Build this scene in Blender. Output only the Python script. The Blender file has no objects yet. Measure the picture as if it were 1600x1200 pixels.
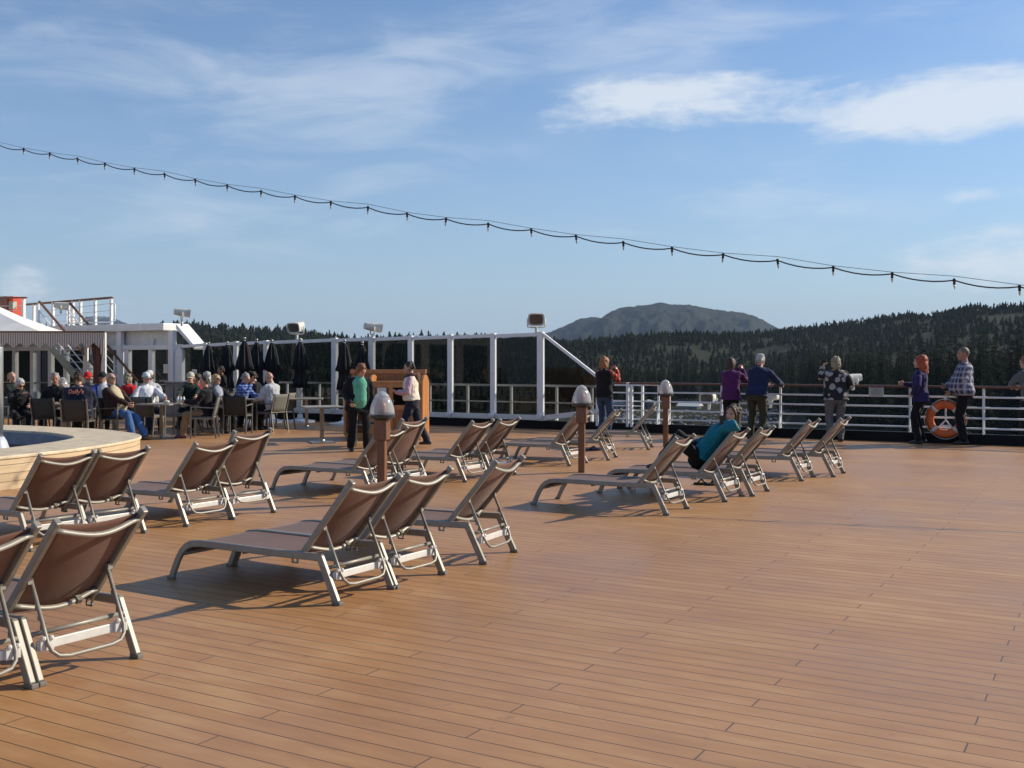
import bpy, bmesh, math, random
import numpy as np
from mathutils import Vector, Matrix, Quaternion
R = math.radians
PI = math.pi
random.seed(11)
scene = bpy.context.scene
col = scene.collection
EYE = 1.6
F = 1650.0
HZ = 566.0
SA = R(-30)                                   # ship's axis (towards the stern, to the right)
D = Vector((math.cos(SA), math.sin(SA), 0))   # along the planks
N = Vector((math.sin(-SA), math.cos(SA), 0))  # towards the ship's side
NE = 22.3                                     # distance of the ship's side


def gp(px, py, z=0.0):
    """point of the level z seen at photograph pixel px, py"""
    y = F * (EYE - z) / (py - HZ)
    return Vector(((px - 800) / F * y, y, z))


def at(px, y, z=0.0):
    return Vector(((px - 800) / F * y, y, z))


def ep(px, py, n=NE):
    """point of the upright plane parallel to the ship's side at distance n"""
    rx = (px - 800) / F
    y = n / (N.x * rx + N.y)
    return Vector((rx * y, y, EYE + (HZ - py) / F * y))


def sh(u, n, z=0.0):
    return D * u + N * n + Vector((0, 0, z))


# ------------------------------------------------------------------ mesh builder
class MB:
    def __init__(s):
        s.v = []
        s.f = []

    def add(s, vs, fs):
        b = len(s.v)
        s.v += [Vector(p) for p in vs]
        s.f += [tuple(i + b for i in f) for f in fs]
        return s

    def box(s, c, size, rot=None):
        c = Vector(c)
        hx, hy, hz = size[0] / 2, size[1] / 2, size[2] / 2
        vs = [Vector((x, y, z)) for x in (-hx, hx) for y in (-hy, hy) for z in (-hz, hz)]
        if rot is not None:
            vs = [rot @ p for p in vs]
        return s.add([p + c for p in vs],
                     [(0, 1, 3, 2), (4, 6, 7, 5), (0, 4, 5, 1), (2, 3, 7, 6), (0, 2, 6, 4), (1, 5, 7, 3)])

    def bar(s, a, b, w, h, up=(0, 0, 1)):
        """rectangular bar from a to b: w across, h along up"""
        a, b = Vector(a), Vector(b)
        d = (b - a).normalized()
        up = Vector(up)
        side = d.cross(up)
        if side.length < 1e-4:
            side = d.cross(Vector((1, 0, 0)))
        side.normalize()
        u = side.cross(d).normalized()
        vs = []
        for p in (a, b):
            for i, j in ((-1, -1), (1, -1), (1, 1), (-1, 1)):
                vs.append(p + side * (i * w / 2) + u * (j * h / 2))
        return s.add(vs, [(3, 2, 1, 0), (4, 5, 6, 7), (0, 1, 5, 4), (1, 2, 6, 5), (2, 3, 7, 6), (3, 0, 4, 7)])

    def loft(s, rings, cap=True, closed=False):
        n = len(rings[0])
        vs = [p for r in rings for p in r]
        fs = []
        m = len(rings)
        for i in range(m if closed else m - 1):
            for j in range(n):
                a = i * n + j
                b = i * n + (j + 1) % n
                c = ((i + 1) % m) * n + (j + 1) % n
                d = ((i + 1) % m) * n + j
                fs.append((a, b, c, d))
        if cap and not closed:
            fs.append(tuple(reversed(range(n))))
            fs.append(tuple((m - 1) * n + j for j in range(n)))
        return s.add(vs, fs)

    def path_rings(s, pts, radii, seg=10, flat=1.0, up=None, closed=False):
        pts = [Vector(p) for p in pts]
        m = len(pts)
        if not hasattr(radii, '__len__'):
            radii = [radii] * m
        rings = []
        ref = None
        for i in range(m):
            if closed:
                t = (pts[(i + 1) % m] - pts[i - 1])
            else:
                t = (pts[min(i + 1, m - 1)] - pts[max(i - 1, 0)])
            t.normalize()
            if ref is None:
                ref = Vector(up) if up else (Vector((0, 0, 1)) if abs(t.z) < .9 else Vector((1, 0, 0)))
            x = ref - t * ref.dot(t)
            x.normalize()
            y = t.cross(x)
            if not up:
                ref = x
            rings.append([pts[i] + x * (math.cos(2 * PI * k / seg) * radii[i] * flat) + y * (math.sin(2 * PI * k / seg) * radii[i])
                          for k in range(seg)])
        return rings

    def tube(s, pts, radii, seg=8, flat=1.0, up=None, closed=False):
        return s.loft(s.path_rings(pts, radii, seg, flat, up, closed), True, closed)

    def limb(s, pts, radii, seg=12):
        """tube with rounded ends"""
        pts = [Vector(p) for p in pts]
        radii = list(radii)
        d0 = (pts[0] - pts[1]).normalized()
        d1 = (pts[-1] - pts[-2]).normalized()
        P = [pts[0] + d0 * radii[0] * .85, pts[0] + d0 * radii[0] * .5] + pts + [pts[-1] + d1 * radii[-1] * .5, pts[-1] + d1 * radii[-1] * .85]
        Q = [radii[0] * .4, radii[0] * .82] + radii + [radii[-1] * .82, radii[-1] * .4]
        return s.tube(P, Q, seg)

    def ell(s, c, r, M=None, seg=14, rings=9):
        c = Vector(c)
        rr = []
        for i in range(1, rings):
            a = PI * i / rings
            rr.append([Vector((math.sin(a) * math.cos(2 * PI * k / seg) * r[0], math.sin(a) * math.sin(2 * PI * k / seg) * r[1],
                               -math.cos(a) * r[2])) for k in range(seg)])
        if M is not None:
            rr = [[M @ p for p in q] for q in rr]
        return s.loft([[p + c for p in q] for q in rr])

    def lathe(s, c, prof, seg=20, mod=None):
        c = Vector(c)
        rings = []
        for r, z in prof:
            rings.append([c + Vector((math.cos(2 * PI * k / seg) * r * (mod(k, z) if mod else 1),
                                      math.sin(2 * PI * k / seg) * r * (mod(k, z) if mod else 1), z)) for k in range(seg)])
        return s.loft(rings)

    def prism(s, poly, a, b):
        """extrude a polygon (list of 3-D points) by vector b-a"""
        off = Vector(b) - Vector(a)
        p0 = [Vector(p) for p in poly]
        p1 = [p + off for p in p0]
        n = len(p0)
        return s.add(p0 + p1, [tuple(reversed(range(n))), tuple(range(n, 2 * n))] +
                     [(i, (i + 1) % n, (i + 1) % n + n, i + n) for i in range(n)])

    def grid(s, rows):
        """open sheet from rows of points"""
        n = len(rows[0])
        return s.add([p for r in rows for p in r],
                     [(i * n + j, i * n + j + 1, (i + 1) * n + j + 1, (i + 1) * n + j) for i in range(len(rows) - 1) for j in range(n - 1)])

    def sheet(s, rows, th, nrm):
        """sheet with thickness th along nrm"""
        nrm = Vector(nrm) * th
        n = len(rows[0])
        m = len(rows)
        vs = [Vector(p) for r in rows for p in r]
        vs2 = [p - nrm for p in vs]
        k = n * m
        fs = []
        for i in range(m - 1):
            for j in range(n - 1):
                q = (i * n + j, i * n + j + 1, (i + 1) * n + j + 1, (i + 1) * n + j)
                fs.append(q)
                fs.append(tuple(x + k for x in reversed(q)))
        edge = [j for j in range(n)] + [i * n + n - 1 for i in range(1, m)] + [(m - 1) * n + j for j in range(n - 2, -1, -1)] + [i * n for i in range(m - 2, 0, -1)]
        for a, b in zip(edge, edge[1:] + edge[:1]):
            fs.append((b, a, a + k, b + k))
        return s.add(vs + vs2, fs)

    def build(s, name, mat, parent=None, smooth=False, bevel=0, mats=None):
        me = bpy.data.meshes.new(name)
        me.from_pydata([tuple(p) for p in s.v], [], s.f)
        me.validate()
        bm = bmesh.new()
        bm.from_mesh(me)
        bmesh.ops.recalc_face_normals(bm, faces=bm.faces)
        bm.to_mesh(me)
        bm.free()
        if mat:
            me.materials.append(mat)
        for p in me.polygons:
            p.use_smooth = bool(smooth)
        o = bpy.data.objects.new(name, me)
        col.objects.link(o)
        if parent is not None:
            o.parent = parent
        if smooth == 'auto':
            for p in me.polygons:
                p.use_smooth = True
            me.set_sharp_from_angle(angle=R(40))
        if bevel:
            b = o.modifiers.new('bevel', 'BEVEL')
            b.width = bevel
            b.segments = 2
            b.limit_method = 'ANGLE'
        return o


def tag(o, label=None, cat=None, group=None, kind=None):
    if label:
        o['label'] = label
    if cat:
        o['category'] = cat
    if group:
        o['group'] = group
    if kind:
        o['kind'] = kind
    return o


def empty(name, loc, rz=0.0, label=None, cat=None, group=None):
    o = bpy.data.objects.new(name, None)
    o.empty_display_size = .2
    col.objects.link(o)
    o.location = loc
    o.rotation_euler = (0, 0, rz)
    return tag(o, label, cat, group)


KIDS = {}


def copy_tree(o, parent=None):
    c = o.copy()
    col.objects.link(c)
    if parent is not None:
        c.parent = parent
    for ch in list(o.children):
        copy_tree(ch, c)
    return c


def relabel(o, label, group=None):
    o['label'] = label
    if group:
        o['group'] = group
    return o


# ------------------------------------------------------------------ materials
MAT = {}


def nt(m):
    m.use_nodes = True
    t = m.node_tree
    return t, t.nodes, t.links, t.nodes['Principled BSDF']


def mat(name, c, rough=.6, metal=0, var=0.0, vscale=6.0, bump=0.0, bscale=40.0, spec=.5, stretch=None, c2=None, trans=0, sheen=0, rnd=0):
    if name in MAT:
        return MAT[name]
    m = bpy.data.materials.new(name)
    t, nd, lk, b = nt(m)
    b.inputs['Base Color'].default_value = (*c, 1)
    b.inputs['Roughness'].default_value = rough
    b.inputs['Metallic'].default_value = metal
    b.inputs['Specular IOR Level'].default_value = spec
    if trans:
        b.inputs['Transmission Weight'].default_value = trans
    if sheen:
        b.inputs['Sheen Weight'].default_value = sheen
        b.inputs['Sheen Roughness'].default_value = .4
    tc = nd.new('ShaderNodeTexCoord')
    mp = nd.new('ShaderNodeMapping')
    lk.new(tc.outputs['Object'], mp.inputs['Vector'])
    if stretch:
        mp.inputs['Scale'].default_value = stretch
    if var or c2:
        n = nd.new('ShaderNodeTexNoise')
        n.inputs['Scale'].default_value = vscale
        n.inputs['Detail'].default_value = 6
        n.inputs['Roughness'].default_value = .6
        lk.new(mp.outputs[0], n.inputs['Vector'])
        rp = nd.new('ShaderNodeValToRGB')
        lo = c2 if c2 else [x * (1 - var) for x in c]
        hi = c if c2 else [min(1, x * (1 + var)) for x in c]
        rp.color_ramp.elements[0].position = .3
        rp.color_ramp.elements[1].position = .7
        rp.color_ramp.elements[0].color = (*lo, 1)
        rp.color_ramp.elements[1].color = (*hi, 1)
        lk.new(n.outputs['Fac'], rp.inputs['Fac'])
        out = rp.outputs['Color']
        if rnd:
            oi = nd.new('ShaderNodeObjectInfo')
            mr = nd.new('ShaderNodeMapRange')
            mr.inputs['To Min'].default_value = 1 - rnd
            mr.inputs['To Max'].default_value = 1 + rnd
            lk.new(oi.outputs['Random'], mr.inputs['Value'])
            hs = nd.new('ShaderNodeHueSaturation')
            lk.new(mr.outputs[0], hs.inputs['Value'])
            lk.new(out, hs.inputs['Color'])
            out = hs.outputs['Color']
        lk.new(out, b.inputs['Base Color'])
        rr = nd.new('ShaderNodeMapRange')
        rr.inputs['To Min'].default_value = max(0, rough - .08)
        rr.inputs['To Max'].default_value = min(1, rough + .08)
        lk.new(n.outputs['Fac'], rr.inputs['Value'])
        lk.new(rr.outputs[0], b.inputs['Roughness'])
    if bump:
        n2 = nd.new('ShaderNodeTexNoise')
        n2.inputs['Scale'].default_value = bscale
        n2.inputs['Detail'].default_value = 4
        lk.new(mp.outputs[0], n2.inputs['Vector'])
        bp = nd.new('ShaderNodeBump')
        bp.inputs['Strength'].default_value = bump
        bp.inputs['Distance'].default_value = .02
        lk.new(n2.outputs['Fac'], bp.inputs['Height'])
        lk.new(bp.outputs[0], b.inputs['Normal'])
    MAT[name] = m
    return m


def math_node(nd, lk, op, a, b=None, clamp=False):
    n = nd.new('ShaderNodeMath')
    n.operation = op
    n.use_clamp = clamp
    for i, x in enumerate((a, b)):
        if x is None:
            continue
        if isinstance(x, (int, float)):
            n.inputs[i].default_value = x
        else:
            lk.new(x, n.inputs[i])
    return n.outputs[0]


def cloth(name, c, var=.18, rough=.85):
    return mat(name, c, rough, var=var, vscale=9, bump=.55, bscale=14, spec=.2, sheen=.15)


M_FRAME = mat('taupe_metal', (.27, .25, .21), .42, .12, var=.14, vscale=14)
M_GLINT = mat('sun_glint_metal', (.66, .64, .60), .38, .1, var=.08, vscale=14)  # frame metal lightened: sun glare on the brace put into its colour
M_FOOT = mat('foot_plastic', (.16, .145, .12), .6, var=.2)
M_WHITE = mat('white_paint', (.78, .79, .79), .42, var=.07, vscale=3, bump=.05, bscale=8)
M_WHITE_OLD = mat('weathered_white_paint', (.70, .70, .67), .5, var=.12, vscale=7)
M_BLACK = mat('black_coaming', (.006, .006, .007), .65, var=.3, spec=.2)
M_STEEL = mat('brushed_steel', (.42, .40, .36), .36, .8, var=.12, vscale=20, stretch=(1, 1, .1))
M_VARN = mat('varnished_rail_wood', (.15, .06, .03), .35, var=.25, vscale=10, stretch=(1, 1, 6))
M_DARKP = mat('dark_plastic', (.02, .02, .022), .5, var=.2)
M_PAPER = mat('notice_paper', (.75, .75, .72), .8, var=.04)


def sling_mat(name, c, c2):
    m = bpy.data.materials.new(name)
    t, nd, lk, b = nt(m)
    tc = nd.new('ShaderNodeTexCoord')
    n = nd.new('ShaderNodeTexNoise')
    n.inputs['Scale'].default_value = 5
    n.inputs['Detail'].default_value = 5
    lk.new(tc.outputs['Object'], n.inputs['Vector'])
    rp = nd.new('ShaderNodeValToRGB')
    rp.color_ramp.elements[0].position = .3
    rp.color_ramp.elements[1].position = .72
    rp.color_ramp.elements[0].color = (*c2, 1)
    rp.color_ramp.elements[1].color = (*c, 1)
    lk.new(n.outputs['Fac'], rp.inputs['Fac'])
    lk.new(rp.outputs[0], b.inputs['Base Color'])
    b.inputs['Roughness'].default_value = .62
    b.inputs['Specular IOR Level'].default_value = .35
    b.inputs['Sheen Weight'].default_value = .12
    w = nd.new('ShaderNodeTexWave')
    w.bands_direction = 'Y'
    w.inputs['Scale'].default_value = 160
    lk.new(tc.outputs['Object'], w.inputs['Vector'])
    bp = nd.new('ShaderNodeBump')
    bp.inputs['Strength'].default_value = .12
    bp.inputs['Distance'].default_value = .002
    lk.new(w.outputs['Fac'], bp.inputs['Height'])
    lk.new(bp.outputs[0], b.inputs['Normal'])
    tr = nd.new('ShaderNodeBsdfTranslucent')
    lk.new(rp.outputs[0], tr.inputs['Color'])
    mx = nd.new('ShaderNodeMixShader')
    mx.inputs[0].default_value = .06
    lk.new(b.outputs[0], mx.inputs[1])
    lk.new(tr.outputs[0], mx.inputs[2])
    lk.new(mx.outputs[0], nd['Material Output'].inputs['Surface'])
    MAT[name] = m
    return m


M_SLING = sling_mat('brown_sling_fabric', (.160, .074, .047), (.125, .056, .036))


def glass_mat(name, tint, gl_rough=.02, ior=1.5, extra=None):
    m = bpy.data.materials.new(name)
    t, nd, lk, b = nt(m)
    nd.remove(b)
    tr = nd.new('ShaderNodeBsdfTransparent')
    tr.inputs['Color'].default_value = (*tint, 1)
    gl = nd.new('ShaderNodeBsdfGlossy')
    gl.inputs['Roughness'].default_value = gl_rough
    fr = nd.new('ShaderNodeFresnel')
    fr.inputs['IOR'].default_value = ior
    mx = nd.new('ShaderNodeMixShader')
    lk.new(fr.outputs[0], mx.inputs[0])
    lk.new(tr.outputs[0], mx.inputs[1])
    lk.new(gl.outputs[0], mx.inputs[2])
    last = mx
    if extra:
        df = nd.new('ShaderNodeBsdfTranslucent')
        df.inputs['Color'].default_value = (.9, .9, .92, 1)
        d2 = nd.new('ShaderNodeBsdfDiffuse')
        d2.inputs['Color'].default_value = (.75, .77, .8, 1)
        ad = nd.new('ShaderNodeMixShader')
        ad.inputs[0].default_value = .6
        lk.new(df.outputs[0], ad.inputs[1])
        lk.new(d2.outputs[0], ad.inputs[2])
        m2 = nd.new('ShaderNodeMixShader')
        m2.inputs[0].default_value = extra
        lk.new(mx.outputs[0], m2.inputs[1])
        lk.new(ad.outputs[0], m2.inputs[2])
        last = m2
    lk.new(last.outputs[0], nd['Material Output'].inputs['Surface'])
    MAT[name] = m
    return m


M_GLASS = glass_mat('smoked_windscreen_glass', (.26, .275, .285), .015, 1.30)
M_DOME = glass_mat('ribbed_lamp_glass', (.88, .90, .92), .10, 1.45, .38)
M_TUMBLER = glass_mat('clear_glass', (.9, .9, .9), .03, 1.45)


def deck_mat():
    m = bpy.data.materials.new('deck_planks')
    t, nd, lk, b = nt(m)
    mn = lambda op, a, c=None, cl=False: math_node(nd, lk, op, a, c, cl)
    tc = nd.new('ShaderNodeTexCoord')
    sx = nd.new('ShaderNodeSeparateXYZ')
    lk.new(tc.outputs['Object'], sx.inputs[0])
    W, L = .126, 2.79
    v = mn('DIVIDE', sx.outputs['Y'], W)
    row = mn('FLOOR', v)
    fv = mn('FRACT', v)
    sft = mn('MULTIPLY', mn('FLOORED_MODULO', row, 3.0), L / 3)
    u = mn('DIVIDE', mn('ADD', sx.outputs['X'], sft), L)
    pl = mn('FLOOR', u)
    fu = mn('FRACT', u)
    # caulking seams
    ev = mn('MINIMUM', fv, mn('SUBTRACT', 1.0, fv))
    eu = mn('MINIMUM', fu, mn('SUBTRACT', 1.0, fu))
    s1 = mn('LESS_THAN', ev, .0036 / W)
    s2 = mn('LESS_THAN', eu, .0036 / L)
    seam = mn('MAXIMUM', s1, s2)
    cb = nd.new('ShaderNodeCombineXYZ')
    lk.new(row, cb.inputs[0])
    lk.new(pl, cb.inputs[1])
    wn = nd.new('ShaderNodeTexWhiteNoise')
    wn.noise_dimensions = '2D'
    lk.new(cb.outputs[0], wn.inputs['Vector'])
    # broad stains
    n1 = nd.new('ShaderNodeTexNoise')
    n1.inputs['Scale'].default_value = .55
    n1.inputs['Detail'].default_value = 8
    n1.inputs['Roughness'].default_value = .62
    lk.new(tc.outputs['Object'], n1.inputs['Vector'])
    # patchy wear, along the boards
    mp = nd.new('ShaderNodeMapping')
    mp.inputs['Scale'].default_value = (1.2, 5, 1)
    lk.new(tc.outputs['Object'], mp.inputs['Vector'])
    n2 = nd.new('ShaderNodeTexNoise')
    n2.inputs['Scale'].default_value = 2.2
    n2.inputs['Detail'].default_value = 7
    lk.new(mp.outputs[0], n2.inputs['Vector'])
    mp3 = nd.new('ShaderNodeMapping')
    mp3.inputs['Scale'].default_value = (3, 60, 1)
    lk.new(tc.outputs['Object'], mp3.inputs['Vector'])
    n3 = nd.new('ShaderNodeTexNoise')
    n3.inputs['Scale'].default_value = 2
    n3.inputs['Detail'].default_value = 5
    lk.new(mp3.outputs[0], n3.inputs['Vector'])
    mix = mn('ADD', mn('ADD', mn('MULTIPLY', n1.outputs['Fac'], .46), mn('MULTIPLY', n2.outputs['Fac'], .34)),
             mn('ADD', mn('MULTIPLY', wn.outputs['Value'], .08), mn('MULTIPLY', n3.outputs['Fac'], .14)))
    rp = nd.new('ShaderNodeValToRGB')
    e = rp.color_ramp.elements
    e[0].position = .33
    e[0].color = (.325, .153, .057, 1)
    e[1].position = .70
    e[1].color = (.51, .302, .140, 1)
    k = rp.color_ramp.elements.new(.52)
    k.color = (.42, .214, .085, 1)
    lk.new(mix, rp.inputs['Fac'])
    # small dark spots and scuffs
    vo = nd.new('ShaderNodeTexNoise')
    vo.inputs['Scale'].default_value = 9
    vo.inputs['Detail'].default_value = 3
    lk.new(tc.outputs['Object'], vo.inputs['Vector'])
    sp = nd.new('ShaderNodeMapRange')
    sp.inputs['From Min'].default_value = .68
    sp.inputs['From Max'].default_value = .78
    sp.inputs['To Max'].default_value = .35
    lk.new(vo.outputs['Fac'], sp.inputs['Value'])
    m1 = nd.new('ShaderNodeMixRGB')
    m1.inputs[2].default_value = (.12, .065, .04, 1)
    lk.new(sp.outputs[0], m1.inputs[0])
    lk.new(rp.outputs[0], m1.inputs[1])
    m2 = nd.new('ShaderNodeMixRGB')
    m2.inputs[2].default_value = (.095, .058, .036, 1)
    lk.new(seam, m2.inputs[0])
    lk.new(m1.outputs[0], m2.inputs[1])
    lk.new(m2.outputs[0], b.inputs['Base Color'])
    rr = nd.new('ShaderNodeMapRange')
    rr.inputs['From Min'].default_value = .3
    rr.inputs['From Max'].default_value = .7
    rr.inputs['To Min'].default_value = .36
    rr.inputs['To Max'].default_value = .58
    lk.new(n1.outputs['Fac'], rr.inputs['Value'])
    lk.new(rr.outputs[0], b.inputs['Roughness'])
    b.inputs['Specular IOR Level'].default_value = .55
    hb = mn('SUBTRACT', mn('MULTIPLY', n3.outputs['Fac'], .25), mn('MULTIPLY', seam, 1.0))
    bp = nd.new('ShaderNodeBump')
    bp.inputs['Strength'].default_value = .25
    bp.inputs['Distance'].default_value = .004
    lk.new(hb, bp.inputs['Height'])
    lk.new(bp.outputs[0], b.inputs['Normal'])
    return m


def boards_mat(name, axis, step, c, c2, seam=(.05, .035, .02), rough=.45, gap=.03, stretch=(2, 2, 2), coord='Object'):
    """planks laid side by side along an object axis"""
    m = bpy.data.materials.new(name)
    t, nd, lk, b = nt(m)
    mn = lambda op, a, d=None: math_node(nd, lk, op, a, d)
    tc = nd.new('ShaderNodeTexCoord')
    sx = nd.new('ShaderNodeSeparateXYZ')
    lk.new(tc.outputs[coord], sx.inputs[0])
    v = mn('DIVIDE', sx.outputs[axis], step)
    fv = mn('FRACT', v)
    ev = mn('MINIMUM', fv, mn('SUBTRACT', 1.0, fv))
    s1 = mn('LESS_THAN', ev, gap)
    mp = nd.new('ShaderNodeMapping')
    mp.inputs['Scale'].default_value = stretch
    lk.new(tc.outputs[coord], mp.inputs['Vector'])
    n = nd.new('ShaderNodeTexNoise')
    n.inputs['Scale'].default_value = 3
    n.inputs['Detail'].default_value = 7
    lk.new(mp.outputs[0], n.inputs['Vector'])
    wn = nd.new('ShaderNodeTexWhiteNoise')
    wn.noise_dimensions = '1D'
    lk.new(mn('FLOOR', v), wn.inputs['W'])
    fac = mn('ADD', mn('MULTIPLY', n.outputs['Fac'], .7), mn('MULTIPLY', wn.outputs['Value'], .3))
    rp = nd.new('ShaderNodeValToRGB')
    rp.color_ramp.elements[0].position = .3
    rp.color_ramp.elements[1].position = .7
    rp.color_ramp.elements[0].color = (*c2, 1)
    rp.color_ramp.elements[1].color = (*c, 1)
    lk.new(fac, rp.inputs['Fac'])
    m2 = nd.new('ShaderNodeMixRGB')
    m2.inputs[2].default_value = (*seam, 1)
    lk.new(s1, m2.inputs[0])
    lk.new(rp.outputs[0], m2.inputs[1])
    lk.new(m2.outputs[0], b.inputs['Base Color'])
    b.inputs['Roughness'].default_value = rough
    bp = nd.new('ShaderNodeBump')
    bp.inputs['Strength'].default_value = .4
    bp.inputs['Distance'].default_value = .006
    lk.new(mn('SUBTRACT', mn('MULTIPLY', n.outputs['Fac'], .2), s1), bp.inputs['Height'])
    lk.new(bp.outputs[0], b.inputs['Normal'])
    MAT[name] = m
    return m


def plaid_mat(name, base, line, dark, s=14.0):
    m = bpy.data.materials.new(name)
    t, nd, lk, b = nt(m)
    mn = lambda op, a, d=None: math_node(nd, lk, op, a, d)
    tc = nd.new('ShaderNodeTexCoord')
    sx = nd.new('ShaderNodeSeparateXYZ')
    lk.new(tc.outputs['Object'], sx.inputs[0])
    xy = mn('ADD', sx.outputs['X'], mn('MULTIPLY', sx.outputs['Y'], .85))
    out = []
    for c in (xy, sx.outputs['Z']):
        f = mn('FRACT', mn('MULTIPLY', c, s))
        out.append((mn('LESS_THAN', f, .42), mn('LESS_THAN', mn('ABSOLUTE', mn('SUBTRACT', f, .72)), .09)))
    d = mn('MULTIPLY', mn('ADD', out[0][0], out[1][0]), .5)
    l = mn('MULTIPLY', mn('ADD', out[0][1], out[1][1]), .6)
    m1 = nd.new('ShaderNodeMixRGB')
    m1.inputs[1].default_value = (*base, 1)
    m1.inputs[2].default_value = (*dark, 1)
    lk.new(d, m1.inputs[0])
    m2 = nd.new('ShaderNodeMixRGB')
    m2.inputs[2].default_value = (*line, 1)
    lk.new(l, m2.inputs[0])
    lk.new(m1.outputs[0], m2.inputs[1])
    lk.new(m2.outputs[0], b.inputs['Base Color'])
    b.inputs['Roughness'].default_value = .85
    n2 = nd.new('ShaderNodeTexNoise')
    n2.inputs['Scale'].default_value = 13
    lk.new(tc.outputs['Object'], n2.inputs['Vector'])
    bp = nd.new('ShaderNodeBump')
    bp.inputs['Strength'].default_value = .5
    bp.inputs['Distance'].default_value = .02
    lk.new(n2.outputs['Fac'], bp.inputs['Height'])
    lk.new(bp.outputs[0], b.inputs['Normal'])
    MAT[name] = m
    return m


def floral_mat(name):
    m = bpy.data.materials.new(name)
    t, nd, lk, b = nt(m)
    tc = nd.new('ShaderNodeTexCoord')
    n = nd.new('ShaderNodeTexNoise')
    n.inputs['Scale'].default_value = 9
    lk.new(tc.outputs['Object'], n.inputs['Vector'])
    ad = nd.new('ShaderNodeMixRGB')
    ad.inputs[0].default_value = .06
    lk.new(tc.outputs['Object'], ad.inputs[1])
    lk.new(n.outputs['Color'], ad.inputs[2])
    v = nd.new('ShaderNodeTexVoronoi')
    v.inputs['Scale'].default_value = 8
    v.inputs['Randomness'].default_value = .8
    lk.new(ad.outputs[0], v.inputs['Vector'])
    rp = nd.new('ShaderNodeValToRGB')
    rp.color_ramp.elements[0].position = .42
    rp.color_ramp.elements[0].color = (.34, .33, .32, 1)
    rp.color_ramp.elements[1].position = .50
    rp.color_ramp.elements[1].color = (.010, .010, .014, 1)
    lk.new(v.outputs['Distance'], rp.inputs['Fac'])
    lk.new(rp.outputs[0], b.inputs['Base Color'])
    b.inputs['Roughness'].default_value = .8
    MAT[name] = m
    return m
# ------------------------------------------------------------------ camera, sky, sun
cam = bpy.data.cameras.new('camera')
cam.sensor_width = 36
cam.lens = F / 1600 * 36
cam.shift_y = (HZ - 600) / 1600
cam.clip_start = .1
cam.clip_end = 40000
co = bpy.data.objects.new('camera', cam)
col.objects.link(co)
co.location = (0, 0, EYE)
co.rotation_euler = (R(90), 0, 0)
scene.camera = co

SUN_EL, SUN_AZ = R(29), R(20)     # azimuth measured from +X towards +Y
to_sun = Vector((math.cos(SUN_EL) * math.cos(SUN_AZ), math.cos(SUN_EL) * math.sin(SUN_AZ), math.sin(SUN_EL)))
sl = bpy.data.lights.new('sun', 'SUN')
sl.energy = 4.8
sl.angle = R(.53)
sl.color = (1, .89, .71)
so = bpy.data.objects.new('sun', sl)
col.objects.link(so)
so.rotation_euler = to_sun.to_track_quat('Z', 'Y').to_euler()
so.location = (30, 10, 40)

w = bpy.data.worlds.new('World')
scene.world = w
w.use_nodes = True
t = w.node_tree
nd, lk = t.nodes, t.links
bg = nd['Background']
sky = nd.new('ShaderNodeTexSky')
sky.sky_type = 'NISHITA'
sky.sun_disc = False
sky.sun_elevation = SUN_EL
sky.sun_rotation = R(70)
sky.altitude = 20
sky.air_density = 1.15
sky.dust_density = .25
sky.ozone_density = 2.0
wm = lambda op, a, b=None, cl=False: math_node(nd, lk, op, a, b, cl)
tc = nd.new('ShaderNodeTexCoord')
sx = nd.new('ShaderNodeSeparateXYZ')
lk.new(tc.outputs['Generated'], sx.inputs[0])
az = wm('ARCTAN2', sx.outputs['X'], sx.outputs['Y'])
el = wm('ARCSINE', sx.outputs['Z'])
# cloud coordinates: streaks drawn out along the horizon, slightly rising to the right
cb = nd.new('ShaderNodeCombineXYZ')
lk.new(wm('MULTIPLY', az, 2.2), cb.inputs[0])
lk.new(wm('MULTIPLY', wm('SUBTRACT', el, wm('MULTIPLY', az, .04)), 9.0), cb.inputs[1])
n1 = nd.new('ShaderNodeTexNoise')
n1.inputs['Scale'].default_value = 2.6
n1.inputs['Detail'].default_value = 9
n1.inputs['Roughness'].default_value = .60
n1.inputs['Distortion'].default_value = .55
lk.new(cb.outputs[0], n1.inputs['Vector'])
cb2 = nd.new('ShaderNodeCombineXYZ')
lk.new(wm('MULTIPLY', az, 7.0), cb2.inputs[0])
lk.new(wm('MULTIPLY', el, 18.0), cb2.inputs[1])
n2 = nd.new('ShaderNodeTexNoise')
n2.inputs['Scale'].default_value = 2.0
n2.inputs['Detail'].default_value = 8
n2.inputs['Roughness'].default_value = .66
lk.new(cb2.outputs[0], n2.inputs['Vector'])


def patch(px, py, wx, wy, tilt=0.0):
    a0 = math.atan((px - 800) / F)
    e0 = math.atan((HZ - py) / F * math.cos(a0))
    wa, we = wx / F, wy / F
    da = wm('SUBTRACT', az, a0)
    de = wm('SUBTRACT', wm('SUBTRACT', el, e0), wm('MULTIPLY', da, tilt))
    r = wm('ADD', wm('POWER', wm('ABSOLUTE', wm('DIVIDE', da, wa)), 2.0), wm('POWER', wm('ABSOLUTE', wm('DIVIDE', de, we)), 2.0))
    return wm('SUBTRACT', 1.0, r, True)


def total(ps):
    s = None
    for amp, p in ps:
        x = wm('MULTIPLY', p, amp)
        s = x if s is None else wm('ADD', s, x)
    return s


def ramp(x, a, b, hi=1.0):
    m = nd.new('ShaderNodeMapRange')
    m.interpolation_type = 'SMOOTHSTEP'
    m.inputs['From Min'].default_value = a
    m.inputs['From Max'].default_value = b
    m.inputs['To Max'].default_value = hi
    lk.new(x, m.inputs['Value'])
    return m.outputs[0]


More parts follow.
